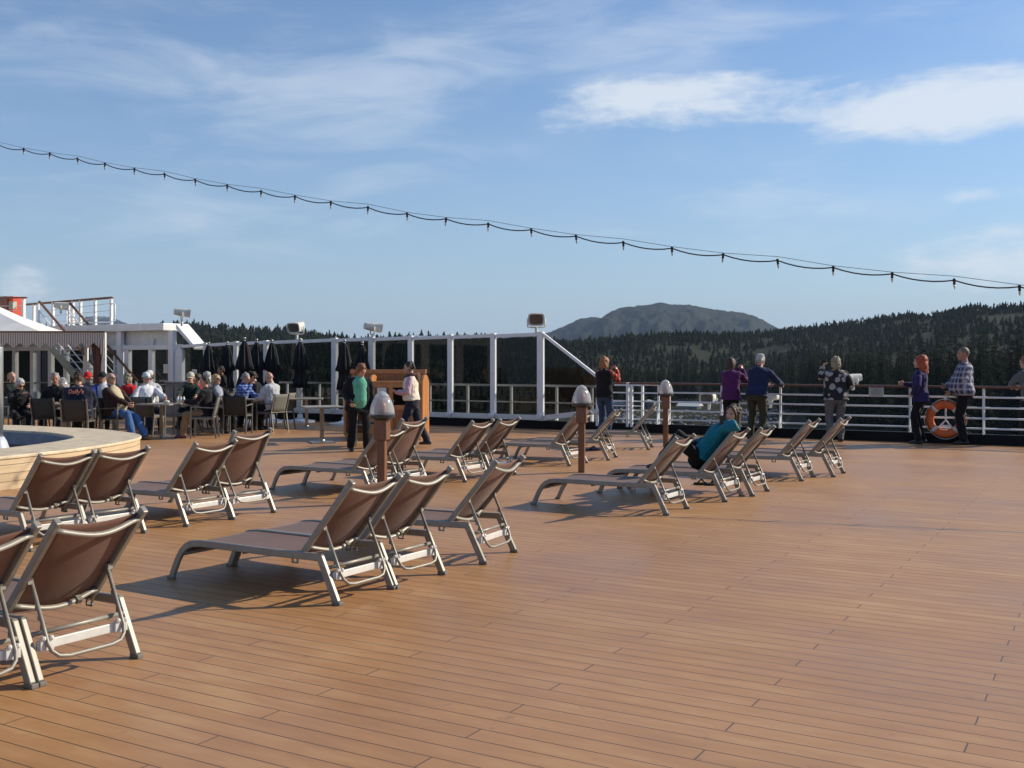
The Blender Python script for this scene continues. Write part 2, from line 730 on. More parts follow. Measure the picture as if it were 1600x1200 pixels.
# two bright banks, a few small ones, and thin high wisps
bank = total([(1.0, patch(1050, 158, 300, 62, .02)), (1.25, patch(1510, 160, 290, 64, .05)), (.6, patch(40, 440, 60, 34)),
              (.85, patch(1570, 400, 190, 60)), (.5, patch(1570, 300, 110, 26))])
noise_b = wm('ADD', wm('MULTIPLY', n1.outputs['Fac'], .55), wm('MULTIPLY', n2.outputs['Fac'], .45))
bank_d = ramp(wm('ADD', wm('MULTIPLY', bank, .80), wm('MULTIPLY', wm('SUBTRACT', noise_b, .5), 3.0)), .18, .95, .82)
bank_d = wm('MULTIPLY', bank_d, ramp(bank, .0, .25))
wisp = total([(.8, patch(480, 190, 420, 110, -.05)), (.75, patch(520, 90, 330, 90, -.1)), (.7, patch(950, 60, 420, 110, .15)),
              (.5, patch(1250, 40, 420, 90, .12)), (.5, patch(260, 330, 480, 90)), (.5, patch(60, 60, 260, 70)), (.4, patch(1200, 330, 500, 120))])
wisp_d = ramp(wm('ADD', wm('MULTIPLY', wisp, .55), wm('MULTIPLY', wm('SUBTRACT', n1.outputs['Fac'], .5), 2.0)), .05, 1.0, .44)
veil = wm('MULTIPLY', ramp(n1.outputs['Fac'], .40, .80, .20), ramp(el, .0, .35))
dens = wm('MAXIMUM', wm('MAXIMUM', bank_d, wisp_d), veil)
mx = nd.new('ShaderNodeMixRGB')
lk.new(dens, mx.inputs[0])
tint = nd.new('ShaderNodeMixRGB')
tint.blend_type = 'MULTIPLY'
tint.inputs[0].default_value = 1
tint.inputs[2].default_value = (.80, .93, 1.13, 1)
lk.new(sky.outputs[0], tint.inputs[1])
low = nd.new('ShaderNodeMixRGB')
low.inputs[2].default_value = (3.15, 4.2, 6.0, 1)
lk.new(wm('MULTIPLY', wm('POWER', 2.718, wm('MULTIPLY', wm('MAXIMUM', el, 0.0), -7.5)), .78), low.inputs[0])
lk.new(tint.outputs[0], low.inputs[1])
lk.new(low.outputs[0], mx.inputs[1])
mx.inputs[2].default_value = (7.0, 7.5, 8.1, 1)
lk.new(mx.outputs[0], bg.inputs['Color'])
bg.inputs['Strength'].default_value = .10

scene.view_settings.view_transform = 'Standard'
scene.view_settings.look = 'None'
scene.view_settings.exposure = .22
scene.view_settings.gamma = 1
scene.cycles.max_bounces = 6
scene.cycles.diffuse_bounces = 2
scene.cycles.glossy_bounces = 3
scene.cycles.transmission_bounces = 5
scene.cycles.volume_bounces = 0
scene.cycles.transparent_max_bounces = 24
scene.cycles.use_denoising = True

# ------------------------------------------------------------------ land, water, haze
rng = np.random.default_rng(5)


def vnoise(x, y, seed=0):
    """value noise on arrays"""
    xi, yi = np.floor(x).astype(int), np.floor(y).astype(int)
    fx, fy = x - xi, y - yi
    fx, fy = fx * fx * (3 - 2 * fx), fy * fy * (3 - 2 * fy)

    def h(a, b):
        q = np.sin(a * 127.1 + b * 311.7 + seed * 74.7) * 43758.5453
        return q - np.floor(q)
    return (h(xi, yi) * (1 - fx) + h(xi + 1, yi) * fx) * (1 - fy) + (h(xi, yi + 1) * (1 - fx) + h(xi + 1, yi + 1) * fx) * fy


def fbm(x, y, seed=0, o=4):
    s, a = 0, .5
    for i in range(o):
        s = s + a * vnoise(x * 2 ** i, y * 2 ** i, seed + i)
        a *= .5
    return s


def mesh_np(name, V, Fc, m, smooth=False):
    me = bpy.data.meshes.new(name)
    V = np.asarray(V, dtype=np.float32)
    Fc = np.asarray(Fc, dtype=np.int32)
    k = Fc.shape[1]
    me.vertices.add(len(V))
    me.vertices.foreach_set('co', V.ravel())
    me.loops.add(Fc.size)
    me.loops.foreach_set('vertex_index', Fc.ravel())
    me.polygons.add(len(Fc))
    me.polygons.foreach_set('loop_start', np.arange(0, Fc.size, k, dtype=np.int32))
    me.polygons.foreach_set('use_smooth', np.full(len(Fc), smooth))
    me.materials.append(m)
    me.update()
    me.validate()
    o = bpy.data.objects.new(name, me)
    col.objects.link(o)
    return o


WATER = -24.5
PX = np.array([-900, -300, 0, 120, 190, 300, 400, 480, 560, 640, 760, 850, 900, 960, 1000, 1050, 1150, 1200, 1250, 1300, 1380, 1420, 1445, 1500, 1600, 1800, 2300, 3000], float)
EC = np.array([40, 45, 50, 50, 50, 58, 50, 44, 32, 36, 34, 30, 30, 36, 42, 43, 45, 48, 54, 60, 70, 76, 73, 84, 90, 98, 100, 90], float) - 3
DS = np.interp
SHX = [-900, 850, 900, 1225, 1280, 1400, 1700, 3000]
SHD = [400, 400, 415, 415, 300, 250, 235, 235]
CREST = 1150.0


def crest_d(px):
    return 1050 + 140 * np.sin(px * .006)


def land_z(px, d):
    ds = np.interp(px, SHX, SHD)
    e = np.interp(px, PX, EC)
    dc = crest_d(px)
    zc = e / F * dc + EYE
    t = np.clip((d - ds - 30) / (dc - ds - 30), 0, 1)
    prof = .22 * t + .78 * t ** 1.7
    n = fbm(px * .012 + 3, d * .006, 3) - .47
    z = np.where(d < ds + 30, WATER - 1.5 + (d - ds) / 30 * 7, WATER + 5.5 + (zc - WATER - 5.5) * prof + n * 46 * t * (1 - t) * 1.6)
    z = np.where(d > dc, zc - (d - dc) * .10, z)
    return np.maximum(np.where(d < ds, WATER - 1.5 + (d - ds) * .2, z), WATER - .9)


def land_mat(name, c, c2, s):
    return mat(name, c, .95, var=.5, vscale=s, c2=c2, spec=.1)


pxs = np.arange(-900, 3001, 20.0)
ds_ = np.concatenate([np.arange(225, 520, 12.0), np.arange(520, 1500, 25.0), [1700, 2200, 2900]])
P, Dd = np.meshgrid(pxs, ds_)
Z = land_z(P, Dd)
X = (P - 800) / F * Dd
V = np.stack([X, Dd, Z], -1).reshape(-1, 3)
nc = len(pxs)
Q = [(i * nc + j, i * nc + j + 1, (i + 1) * nc + j + 1, (i + 1) * nc + j) for i in range(len(ds_) - 1) for j in range(nc - 1)]
hill = mesh_np('hillside', V, Q, land_mat('forest_floor', (.031, .032, .017), (.015, .018, .009), .02), True)
tag(hill, kind='structure')

# far mountain and the small ones behind the funnel deck
MP = [500, 640, 700, 780, 850, 880, 905, 925, 940, 952, 970, 985, 1010, 1030, 1050, 1075, 1100, 1115, 1130, 1160, 1175, 1190, 1200, 1215, 1260, 1330, 1450]
ME = [6, 14, 22, 36, 45, 56, 68, 71, 70.5, 78, 86, 87, 90, 94, 91, 91, 86, 83, 81.5, 78, 74, 68, 62, 54, 40, 22, 5]


def mountain(name, MPx, MEv, d0, rough, m):
    px = np.arange(min(MPx), max(MPx) + 1, 2.5)
    dd = np.concatenate([np.linspace(d0 * .72, d0, 60), np.linspace(d0 * 1.02, d0 * 1.3, 10)])
    P, Q_ = np.meshgrid(px, dd)
    e = np.interp(P, MPx, MEv) + 1.6 * (fbm(P * .05, Q_ * 0, 9) - .47) + 1.6 * (vnoise(P * .45, Q_ * .02, 4) - .5)
    zc = e / F * d0
    tt = np.clip((Q_ - d0 * .72) / (d0 * .28), 0, 1)
    z = np.where(Q_ <= d0, WATER + (zc - WATER) * tt ** .8, zc * (1 - (Q_ - d0) / (d0 * .3)))
    z = z + (fbm(P * .035, Q_ * .004, 2, 6) - .47) * rough * 1.5 * tt * (1 - tt) * 4
    V = np.stack([(P - 800) / F * Q_, Q_, z], -1).reshape(-1, 3)
    n = len(px)
    Q = [(i * n + j, i * n + j + 1, (i + 1) * n + j + 1, (i + 1) * n + j) for i in range(len(dd) - 1) for j in range(n - 1)]
    return tag(mesh_np(name, V, Q, m, True), kind='structure')


M_MTN = land_mat('mountain_forest', (.017, .024, .019), (.010, .015, .012), .012)
mountain('mountain', MP, ME, 5200.0, 90, M_MTN)
mountain('distant_mountain', [-300, -100, 60, 100, 120, 135, 150, 165, 180, 200, 240, 320], [30, 45, 50, 56, 62, 71, 72.5, 72, 68, 60, 40, 20], 8200.0, 90, M_MTN)

wmat = mat('harbour_water', (.018, .026, .028), .12, bump=.35, bscale=.6, spec=.5)
wb = MB()
wb.add([(-12000, -3000, WATER), (12000, -3000, WATER), (12000, 11500, WATER), (-12000, 11500, WATER)], [(0, 1, 2, 3)])
tag(wb.build('water', wmat), kind='structure')

hz = bpy.data.materials.new('haze_air')
hz.use_nodes = True
t = hz.node_tree
t.nodes.clear()
out = t.nodes.new('ShaderNodeOutputMaterial')
pv = t.nodes.new('ShaderNodeVolumePrincipled')
pv.inputs['Color'].default_value = (.58, .76, 1.0, 1)
pv.inputs['Density'].default_value = 4.6e-5
pv.inputs['Anisotropy'].default_value = 0
t.links.new(pv.outputs[0], out.inputs['Volume'])
hb = MB()
hb.box((0, 3500, 240), (26000, 17000, 532))
ho = hb.build('haze', None)
ho.data.materials.append(hz)
tag(ho, kind='stuff')

# ------------------------------------------------------------------ far forest (one mass)
M_CON = []
for i, (a, b) in enumerate([((.036, .041, .020), (.012, .017, .009)), ((.036, .045, .019), (.008, .013, .007))]):
    M_CON.append(mat('conifer_foliage_%s' % 'ab'[i], a, .9, var=.5, vscale=.02 if i == 0 else .9, c2=b, spec=.05, rnd=.55))
    t, nd, lk, b_ = nt(M_CON[-1])
    tl = nd.new('ShaderNodeBsdfTranslucent')
    src = b_.inputs['Base Color'].links[0].from_socket
    lk.new(src, tl.inputs['Color'])
    ms_ = nd.new('ShaderNodeMixShader')
    ms_.inputs[0].default_value = .42
    lk.new(b_.outputs[0], ms_.inputs[1])
    lk.new(tl.outputs[0], ms_.inputs[2])
    lk.new(ms_.outputs[0], nd['Material Output'].inputs['Surface'])


def low_conifer(h, r, seg=6, tiers=4, rg=rng):
    V, T = [], []
    for k in range(tiers):
        z0 = h * (.12 + .80 * k / tiers)
        z1 = h * (.12 + .80 * (k + 1.7) / tiers)
        z1 = min(z1, h)
        rr = r * (1 - k / tiers) * rg.uniform(.75, 1.1) + .12 * r
        b = len(V)
        a0 = rg.uniform(0, 6)
        for j in range(seg):
            a = a0 + 2 * PI * j / seg
            q = rr * rg.uniform(.40, 1.25)
            V.append((q * math.cos(a), q * math.sin(a), z0 + rg.uniform(-.05, .05) * h))
        V.append((rg.uniform(-.05, .05) * r, rg.uniform(-.05, .05) * r, z1))
        T += [(b + j, b + (j + 1) % seg, b + seg) for j in range(seg)]
    b = len(V)
    for a in (0, 2.1, 4.2):
        V.append((.03 * h * .3 * math.cos(a), .03 * h * .3 * math.sin(a), 0))
    V.append((0, 0, h * .5))
    T += [(b, b + 1, b + 3), (b + 1, b + 2, b + 3), (b + 2, b, b + 3)]
    return np.array(V), np.array(T)


protos = [low_conifer(1.0, rng.uniform(.22, .36), 7, int(rng.integers(5, 8))) for _ in range(12)]
# scraggly ones with a bare stem and a tufted head
for _ in range(5):
    v, tt = low_conifer(1.0, .2, 5, 3)
    v[:, 2] = np.where(v[:, 2] > .05, .45 + .55 * v[:, 2], v[:, 2])
    protos.append((v, tt))


def forest(n, pxr, dr, hr, crest=False, seed=1):
    rg = np.random.default_rng(seed)
    Vs, Ts, b = [], [], 0
    for i in range(n):
        px = rg.uniform(*pxr)
        if crest:
            d = crest_d(px) + rg.uniform(-70, 20)
        else:
            d = math.sqrt(rg.uniform(dr[0] ** 2, dr[1] ** 2))
            if d < np.interp(px, SHX, SHD) + 34:
                continue
        z = float(land_z(np.array(px), np.array(d)))
        if not crest and vnoise(np.array(px * .02), np.array(d * .012), 8) < .23 and d > 640:
            continue
        v, tt = protos[rg.integers(0, len(protos) if crest else 12)] if rg.random() < .9 else protos[12 + int(rg.integers(0, 5))]
        h = rg.uniform(*hr) * (.7 + .6 * rg.random() ** 2)
        a = rg.uniform(0, 6.28)
        ca, sa = math.cos(a), math.sin(a)
        wd = h * rg.uniform(.8, 1.35)
        vv = np.stack([(v[:, 0] * ca - v[:, 1] * sa) * wd + (px - 800) / F * d, (v[:, 0] * sa + v[:, 1] * ca) * wd + d, v[:, 2] * h + z - .4], -1)
        Vs.append(vv)
        Ts.append(tt + b)
        b += len(v)
    return np.concatenate(Vs), np.concatenate(Ts)


A = [forest(13500, (-150, 1900), (560, 1130), (4.5, 8.5), False, 1), forest(3000, (150, 900), (430, 1100), (5, 9), False, 4),
     forest(3600, (840, 1900), None, (3.2, 6.8), True, 2), forest(1300, (0, 860), None, (5, 10), True, 7)]
b = 0
Vs, Ts = [], []
for v, tt in A:
    Vs.append(v)
    Ts.append(tt + b)
    b += len(v)
fo = mesh_np('forest', np.concatenate(Vs), np.concatenate(Ts), M_CON[0])
tag(fo, 'dark conifer forest covering the hills beyond the harbour', 'forest', kind='stuff')


# ------------------------------------------------------------------ single conifers of the near stand
def conifer_mesh(h, r, seed):
    rg = random.Random(seed)
    c = MB()
    nz = int(h * 1.5)
    for i in range(nz):
        f = (i + .5) / nz
        z = h * (.06 + .93 * f)
        rad = r * (1 - f) ** .8 * rg.uniform(.75, 1.1) + .25
        nb = max(4, int(9 * (1 - f) + 3))
        a0 = rg.uniform(0, 6)
        for j in range(nb):
            a = a0 + 2 * PI * j / nb + rg.uniform(-.25, .25)
            if rg.random() < .12:
                continue
            L = rad * rg.uniform(.6, 1.2)
            dr = Vector((math.cos(a), math.sin(a), 0))
            sd = Vector((-dr.y, dr.x, 0))
            droop = rg.uniform(.15, .45)
            zz = z + rg.uniform(-.3, .3)
            segs = 3 if L > 1.2 else 2
            for s in range(segs):
                t0, t1 = s / segs, (s + 1) / segs
                p0 = dr * L * t0 + Vector((0, 0, zz - droop * L * t0 * t0))
                p1 = dr * L * t1 + Vector((0, 0, zz - droop * L * t1 * t1))
                wdt = L * .30 * (1 - t0 * .5) * rg.uniform(.8, 1.3)
                dn = Vector((0, 0, -wdt * rg.uniform(.4, .9)))
                c.add([p0, p1 + sd * wdt * .3, p0 + sd * wdt + dn + dr * wdt * .5], [(0, 1, 2)])
                c.add([p0, p1 - sd * wdt * .3, p0 - sd * wdt + dn + dr * wdt * .5], [(0, 2, 1)])
                c.add([p0, p1, (p0 + p1) / 2 + dn * 1.3], [(0, 1, 2)])
    tr = MB()
    tr.tube([(0, 0, -.5), (.05, 0, h * .4), (0, .03, h * .96)], [h * .013, h * .009, .04], 6)
    return c, tr


M_BARK = mat('conifer_bark', (.05, .038, .028), .9, var=.3)
tree_protos = []
for i in range(8):
    h = [30, 27, 33, 24, 29, 35, 22, 31][i]
    c, tr = conifer_mesh(h, h * [.15, .17, .13, .19, .16, .14, .2, .15][i], 40 + i)
    e = empty('conifer_tree', (0, 0, 0), 0, 'tall dark conifer in the near stand beyond the right ship rail', 'tree', 'conifers of the near stand beyond the rail')
    c.build('crown', M_CON[1], e)
    tr.build('trunk', M_BARK, e, True)
    tree_protos.append((e, h))
rt = random.Random(3)
spots = []
TPX = [1225, 1280, 1330, 1400, 1470, 1540, 1600, 1700]
TEL = [14, 26, 36, 46, 58, 64, 68, 72]
for i in range(150):
    px = rt.uniform(1215, 1690)
    d = rt.uniform(np.interp(px, SHX, SHD) + 36, np.interp(px, SHX, SHD) + 150)
    spots.append((px, d, np.interp(px, TPX, TEL)))
for i in range(140):
    px = rt.uniform(840, 1500)
    d = rt.uniform(455, 620)
    spots.append((px, d, 12 if px < 1235 else 30))
spots.sort(key=lambda s: s[1])
for i, (px, d, el_) in enumerate(spots):
    e, h = tree_protos[i % 8]
    o = e if i < 8 else copy_tree(e)
    z = float(land_z(np.array(px), np.array(d)))
    top = EYE + el_ / F * d * rt.uniform(.35, 1.0) - rt.uniform(0, 3)
    s = min(1.5, max(.45, (top - z) / h))
    o.location = at(px, d, z)
    o.rotation_euler = (0, 0, rt.uniform(0, 6.28))
    o.scale = (s, s, s)
    if px < 1215:
        relabel(o, 'dark conifer rising behind the rocky harbour shore, seen over the railing gate', 'conifers behind the harbour shore')

# harbour shore: rocks, quay, sheds
M_ROCK = mat('shore_rock', (.17, .165, .16), .9, var=.5, vscale=.8)
rk = MB()
rr_ = random.Random(8)
for i in range(420):
    px = rr_.uniform(860, 1245)
    d = 415 + rr_.uniform(0, 34)
    z = WATER + max(0, (d - 415)) * .16
    s = rr_.uniform(.5, 1.6)
    p = at(px, d, z)
    M = Matrix.Rotation(rr_.uniform(0, 6), 3, 'Z') @ Matrix.Rotation(rr_.uniform(-.5, .5), 3, 'X')
    rk.ell(p, (s, s * rr_.uniform(.6, 1), s * rr_.uniform(.4, .8)), M, 6, 4)
tag(rk.build('shore_rocks', M_ROCK), 'grey boulders heaped along the harbour shore', 'rocks', kind='stuff')
M_CONC = mat('quay_concrete', (.24, .24, .235), .85, var=.25, vscale=.15)
q = MB()
q.prism([at(880, 372, WATER + .9), at(1240, 372, WATER + .9), at(1240, 396, WATER + .9), at(880, 396, WATER + .9)], (0, 0, 0), (0, 0, -2.5))
tag(q.build('quay', M_CONC), 'long flat grey concrete quay along the water below the ship', 'quay')


def shed(px, d, w_, dp, h, roofh, label, rc, rot=0.0):
    z = float(land_z(np.array(px), np.array(d)))
    e = empty('harbour_shed', at(px, d, z - .5), rot, label, 'shed', 'sheds on the harbour shore')
    b = MB()
    b.box((0, 0, h / 2), (w_, dp, h))
    b.build('wall', mat('shed_wall', (.17, .175, .17), .8, var=.2, vscale=.3), e)
    r = MB()
    r.prism([(-w_ * .53, -dp * .56, h + .03), (0, -dp * .56, h + roofh), (w_ * .53, -dp * .56, h + .03)], (0, 0, 0), (0, dp * 1.12, 0))
    r.build('roof', rc, e)
    for i in range(3):
        g = MB()
        g.box((w_ * (-.3 + .3 * i), -dp / 2 - .03, h * .5), (w_ * .14, .08, h * .4))
        g.build('window', M_DARKP, e)


M_ROOFP = mat('pale_roof_sheet', (.62, .62, .58), .5, var=.1, vscale=.3)
M_ROOFG = mat('grey_roof_sheet', (.30, .31, .32), .6, var=.15, vscale=.3)
shed(1078, 462, 7, 9, 1.6, 1.5, 'pale roofed harbour shed left of the white overboard lamp', M_ROOFP, R(62))
shed(965, 458, 8, 6, 3.0, 1.2, 'grey roofed shed with a row of windows behind the woman in red plaid', M_ROOFG, R(10))
shed(1012, 470, 7, 6, 3.0, 1.2, 'small grey shed on the shore behind the railing gate', M_ROOFG, R(-20))
# ------------------------------------------------------------------ deck and hull
M_DECK = deck_mat()
dk = MB()
dk.box((0, 0, -.06), (130, NE + 20, .12))
deck = dk.build('deck', M_DECK)
deck.location = D * -8 + N * ((NE - 20) / 2)
deck.rotation_euler = (0, 0, SA)
tag(deck, kind='structure')
hl = MB()
hl.box((0, 0, -13), (129, NE + 20.3, 25.7))
hull = hl.build('ship_hull', M_WHITE)
hull.location = deck.location
hull.rotation_euler = (0, 0, SA)
tag(hull, kind='structure')
# dark coaming along the edge
kb = MB()
kb.bar(sh(-70, NE + .06, .10), sh(50, NE + .06, .10), .16, .20)
tag(kb.build('edge_coaming', M_BLACK), kind='structure')

# ------------------------------------------------------------------ windscreen
ws = empty('windscreen', ep(640, 652), 0, 'long smoked glass windscreen in a white frame along the ship side', 'windscreen')
ws0 = ws.location.copy()


def ztop(px):
    return np.interp(px, [282, 369, 523, 704, 845], [2.12, 2.18, 2.24, 2.28, 2.31])


def wp(px, z, n=NE):
    p = ep(px, 600, n)
    return Vector((p.x, p.y, z)) - ws0


WPX = [282, 322, 369, 416, 468, 523, 581, 642, 704, 771, 845]
for i, px in enumerate(WPX):
    b = MB()
    p = wp(px, 0)
    wdt = .125 if i not in (5, 6, 10) else .155
    q = D * (wdt / 2)
    b.bar(p + Vector((0, 0, .2)), p + Vector((0, 0, float(ztop(px)) + .02)), wdt, .12, N)
    b.box(p + Vector((0, 0, .30)) - N * .09, (.13, .10, .10), Matrix.Rotation(SA, 3, 'Z'))
    b.build('post', M_WHITE_OLD if i < 7 else M_WHITE, ws, bevel=.008)
for a, b_ in zip(WPX[:-1], WPX[1:]):
    o = D * .075
    p0, p1 = wp(a, 0) + o, wp(b_, 0) - o
    z0, z1 = float(ztop(a)), float(ztop(b_))
    b = MB()
    b.bar(p0 + Vector((0, 0, z0 - .05)), p1 + Vector((0, 0, z1 - .04)), .09, .085)
    b.build('top_rail', M_WHITE, ws, bevel=.006)
    b = MB()
    b.bar(p0 + Vector((0, 0, .27)), p1 + Vector((0, 0, .27)), .10, .12)
    b.build('bottom_rail', M_WHITE_OLD, ws, bevel=.006)
    g = MB()
    g.add([p0 + Vector((0, 0, .33)), p1 + Vector((0, 0, .33)), p1 + Vector((0, 0, z1 - .1)), p0 + Vector((0, 0, z0 - .1))], [(0, 1, 2, 3)])
    g.build('glass_pane', M_GLASS, ws)
# raked end
p0 = wp(845, 0) + D * .09
p1 = ep(932, 600) - ws0
p1.z = 0
g = MB()
g.add([p0 + Vector((0, 0, .33)), p1 + Vector((0, 0, .33)), p1 + Vector((0, 0, 1.06)), p0 + Vector((0, 0, 2.22))], [(0, 1, 2, 3)])
g.build('glass_pane', M_GLASS, ws)
b = MB()
b.bar(p0 + Vector((0, 0, 2.29)) - D * .05, p1 + Vector((0, 0, 1.10)), .07, .07)
b.build('raked_rail', M_WHITE, ws, bevel=.006)
b = MB()
b.bar(p0 + Vector((0, 0, .27)), p1 + Vector((0, 0, .27)), .10, .12)
b.build('bottom_rail', M_WHITE_OLD, ws)

# railing that runs on behind the glass
NR = NE + .34


def rail_pt(px, z, n):
    p = ep(px, 600, n)
    return Vector((p.x, p.y, z))


rg = empty('railing', rail_pt(640, 0, NR), 0, 'thin white railing standing behind the smoked glass windscreen', 'railing')
r0 = rg.location.copy()
L0, L1 = rail_pt(250, 0, NR) - r0, rail_pt(932, 0, NR) - r0
for z, h in ((1.03, .05), (.62, .03)):
    b = MB()
    b.bar(L0 + Vector((0, 0, z)), L1 + Vector((0, 0, z)), h, h)
    b.build('rail', M_WHITE, rg)
for px in (340, 395, 449, 499, 556, 612, 672, 731, 799, 870, 925):
    b = MB()
    b.bar(rail_pt(px, .2, NR) - r0, rail_pt(px, 1.03, NR) - r0, .055, .055, D)
    b.build('post', M_WHITE, rg)

# open railing on the right
NO = NE + .06
rr = empty('railing', rail_pt(1300, 0, NO), 0, 'white four bar deck railing with a varnished wooden top rail', 'railing')
r0 = rr.location.copy()
A, B = rail_pt(1029, 0, NO) - r0, rail_pt(1800, 0, NO) - r0
b = MB()
b.bar((rail_pt(932, 0, NO) - r0) + Vector((0, 0, 1.115)), B + Vector((0, 0, 1.115)), .13, .045)
b.build('handrail', M_VARN, rr, bevel=.012)
for z in (.915, .71, .505, .305):
    b = MB()
    b.tube([A + Vector((0, 0, z)), B + Vector((0, 0, z))], .019, 8)
    b.build('rail', M_WHITE, rr, True)
for px in (1029, 1046, 1127.5, 1219.5, 1314, 1422, 1537, 1668):
    p = rail_pt(px, 0, NO) - r0
    b = MB()
    b.bar(p + Vector((0, 0, .2)), p + Vector((0, 0, 1.09)), .045, .03, N)
    b.prism([p + Vector((0, 0, .2)) - N * .025 + D * .012, p + Vector((0, 0, .62)) - N * .025 + D * .012, p + Vector((0, 0, .2)) - N * .13 + D * .012],
            (0, 0, 0), D * -.024)
    b.build('post', M_WHITE, rr)

# gate in the railing
gt = empty('railing_gate', rail_pt(985, 0, NE), 0, 'white railing gate with paired posts beside the windscreen end', 'gate')
r0 = gt.location.copy()
for px, n, z1, wdt in ((934, NE, 1.12, .07), (942, NE - .02, 1.08, .05), (981, NE, 1.14, .06), (987, NE - .05, 1.08, .055), (1004, NE + .3, 1.09, .05)):
    b = MB()
    p = rail_pt(px, 0, n) - r0
    b.bar(p + Vector((0, 0, .12)), p + Vector((0, 0, z1)), wdt, wdt, D)
    b.build('post', M_WHITE, gt)
for z, a, c, h in ((1.075, 960, 1006, .035), (.90, 942, 1029, .03), (.71, 942, 1029, .03), (.60, 942, 1004, .025), (.50, 942, 1029, .025), (.30, 942, 1029, .03)):
    b = MB()
    b.bar(rail_pt(a, z, NE + .02) - r0, rail_pt(c, z, NE + .02) - r0, h, h)
    b.build('rail', M_WHITE, gt)
b = MB()
b.bar(rail_pt(1004, 1.09, NE + .3) - r0, rail_pt(1029, 1.09, NE + .02) - r0, .05, .05)
b.build('folding_bracket', M_WHITE, gt)
for z in (.45, .95):
    b = MB()
    b.tube([rail_pt(934, z - .06, NE - .04) - r0, rail_pt(934, z + .06, NE - .04) - r0], .045, 8)
    b.build('hinge', M_WHITE_OLD, gt, True)

# notice on the rail
nb = MB()
p = rail_pt(1369, 1.0, NE - .02)
nb.box((0, 0, 0), (.29, .012, .19))
n_ = nb.build('rail_notice', mat('notice_plate', (.42, .42, .40), .6, var=.06))
n_.location = p
n_.rotation_euler = (0, 0, SA)
tag(n_, 'small pale notice plate hung under the wooden handrail', 'notice')
for i, (yy, ww) in enumerate(((.045, .07), (.02, .17), (-.005, .20), (-.03, .15), (-.06, .19))):
    s = MB()
    s.box((0, -.0085, yy), (ww, .004, .010))
    s.build('print_line', mat('notice_print', (.20, .20, .20), .7), n_)
s = MB()
s.box((0, -.0085, .08), (.22, .004, .018))
s.build('red_strip', mat('notice_red', (.28, .10, .09), .6), n_)

# ------------------------------------------------------------------ floodlights
M_FLOOD = mat('floodlight_housing', (.64, .62, .55), .45, var=.2, vscale=8)
M_LENS = glass_mat('floodlight_lens', (.55, .55, .5), .05, 1.5, .12)


def floodlight(loc, rz, pitch, label, w_=.42, h_=.30, l_=.40, stalk=.16, group='floodlights on the windscreen', yoke=True):
    e = empty('floodlight', loc, rz, label, 'floodlight', group)
    M = Matrix.Rotation(-pitch, 3, 'X')
    z = stalk + h_ * .5
    # faces local +y
    def ring(y, sx_, sz_):
        k = .22
        pts = []
        for a in range(16):
            t_ = 2 * PI * a / 16
            c, s_ = math.cos(t_), math.sin(t_)
            pts.append(M @ Vector((math.copysign(abs(c) ** .45, c) * sx_, y, math.copysign(abs(s_) ** .45, s_) * sz_)) + Vector((0, 0, z)))
        return pts
    b = MB()
    b.loft([ring(-l_ * .5, w_ * .18, h_ * .2), ring(-l_ * .44, w_ * .33, h_ * .33), ring(-l_ * .15, w_ * .40, h_ * .40), ring(l_ * .42, w_ * .47, h_ * .47),
            ring(l_ * .5, w_ * .5, h_ * .5), ring(l_ * .5, w_ * .42, h_ * .42), ring(l_ * .36, w_ * .36, h_ * .36)])
    b.build('housing', M_FLOOD, e, 'auto')
    b = MB()
    b.loft([ring(l_ * .42, w_ * .385, h_ * .385), ring(l_ * .45, w_ * .385, h_ * .385)])
    b.build('lens', M_LENS, e)
    b = MB()
    b.loft([ring(l_ * .37, w_ * .16, h_ * .22), ring(l_ * .40, w_ * .13, h_ * .18), ring(l_ * .41, w_ * .03, h_ * .05)])
    b.build('lamp_bulb', mat('lamp_bulb', (.5, .38, .22), .3, .3), e, True)
    if yoke:
        b = MB()
        b.tube([M @ Vector((-w_ * .52, 0, 0)) + Vector((0, 0, z)), (-w_ * .52, 0, stalk * .6), (-w_ * .3, 0, .06), (w_ * .3, 0, .06), (w_ * .52, 0, stalk * .6),
                M @ Vector((w_ * .52, 0, 0)) + Vector((0, 0, z))], .018, 6)
        b.tube([(0, 0, -.12), (0, 0, .07)], .035, 8)
        b.build('bracket', M_WHITE_OLD, e, True)
    return e


def ftop(px, dz=.05, n=NE):
    p = rail_pt(px, 0, n)
    return Vector((p.x, p.y, float(ztop(px)) + dz))


floodlight(ftop(838, .07), R(178), R(12), 'pale square floodlight with a round lens at the raked end of the windscreen', .40, .31, .36, .12)
floodlight(ftop(464, .10), R(162), R(14), 'pale floodlight facing left above the closed umbrella nearest the cabinet side', .40, .30, .44, .12)
floodlight(ftop(582, .02), R(-66), R(7), 'rounded pale floodlight on a bent pipe above the wooden cabinet', .34, .26, .46, .13)
pf = ep(284, 503)
floodlight(pf + Vector((0, 0, .0)), R(-66), R(7), 'rounded pale floodlight on the corner of the white deckhouse roof', .36, .28, .46, .14)
pf = ep(95, 484, 21.5)
floodlight(pf, R(-66), R(6), 'rounded pale floodlight on the wooden rail of the upper deck', .34, .26, .42, .0)
pf = ep(1333, 597, NE + .55)
floodlight(pf + Vector((0, 0, -.05)), R(100), R(10), 'white overboard floodlight just right of the woman in the floral blouse', .36, .22, .34, .02, 'floodlights fixed outside the railing')
pf = ep(1108, 632, NE + .55)
floodlight(pf, R(150), R(4), 'rounded white overboard floodlight left of the woman in purple', .34, .24, .38, .03, 'floodlights fixed outside the railing')
pf = ep(1204, 629, NE + .55)
floodlight(pf, R(60), R(0), 'white overboard floodlight right of the man in the navy jacket', .26, .17, .36, .03, 'floodlights fixed outside the railing')

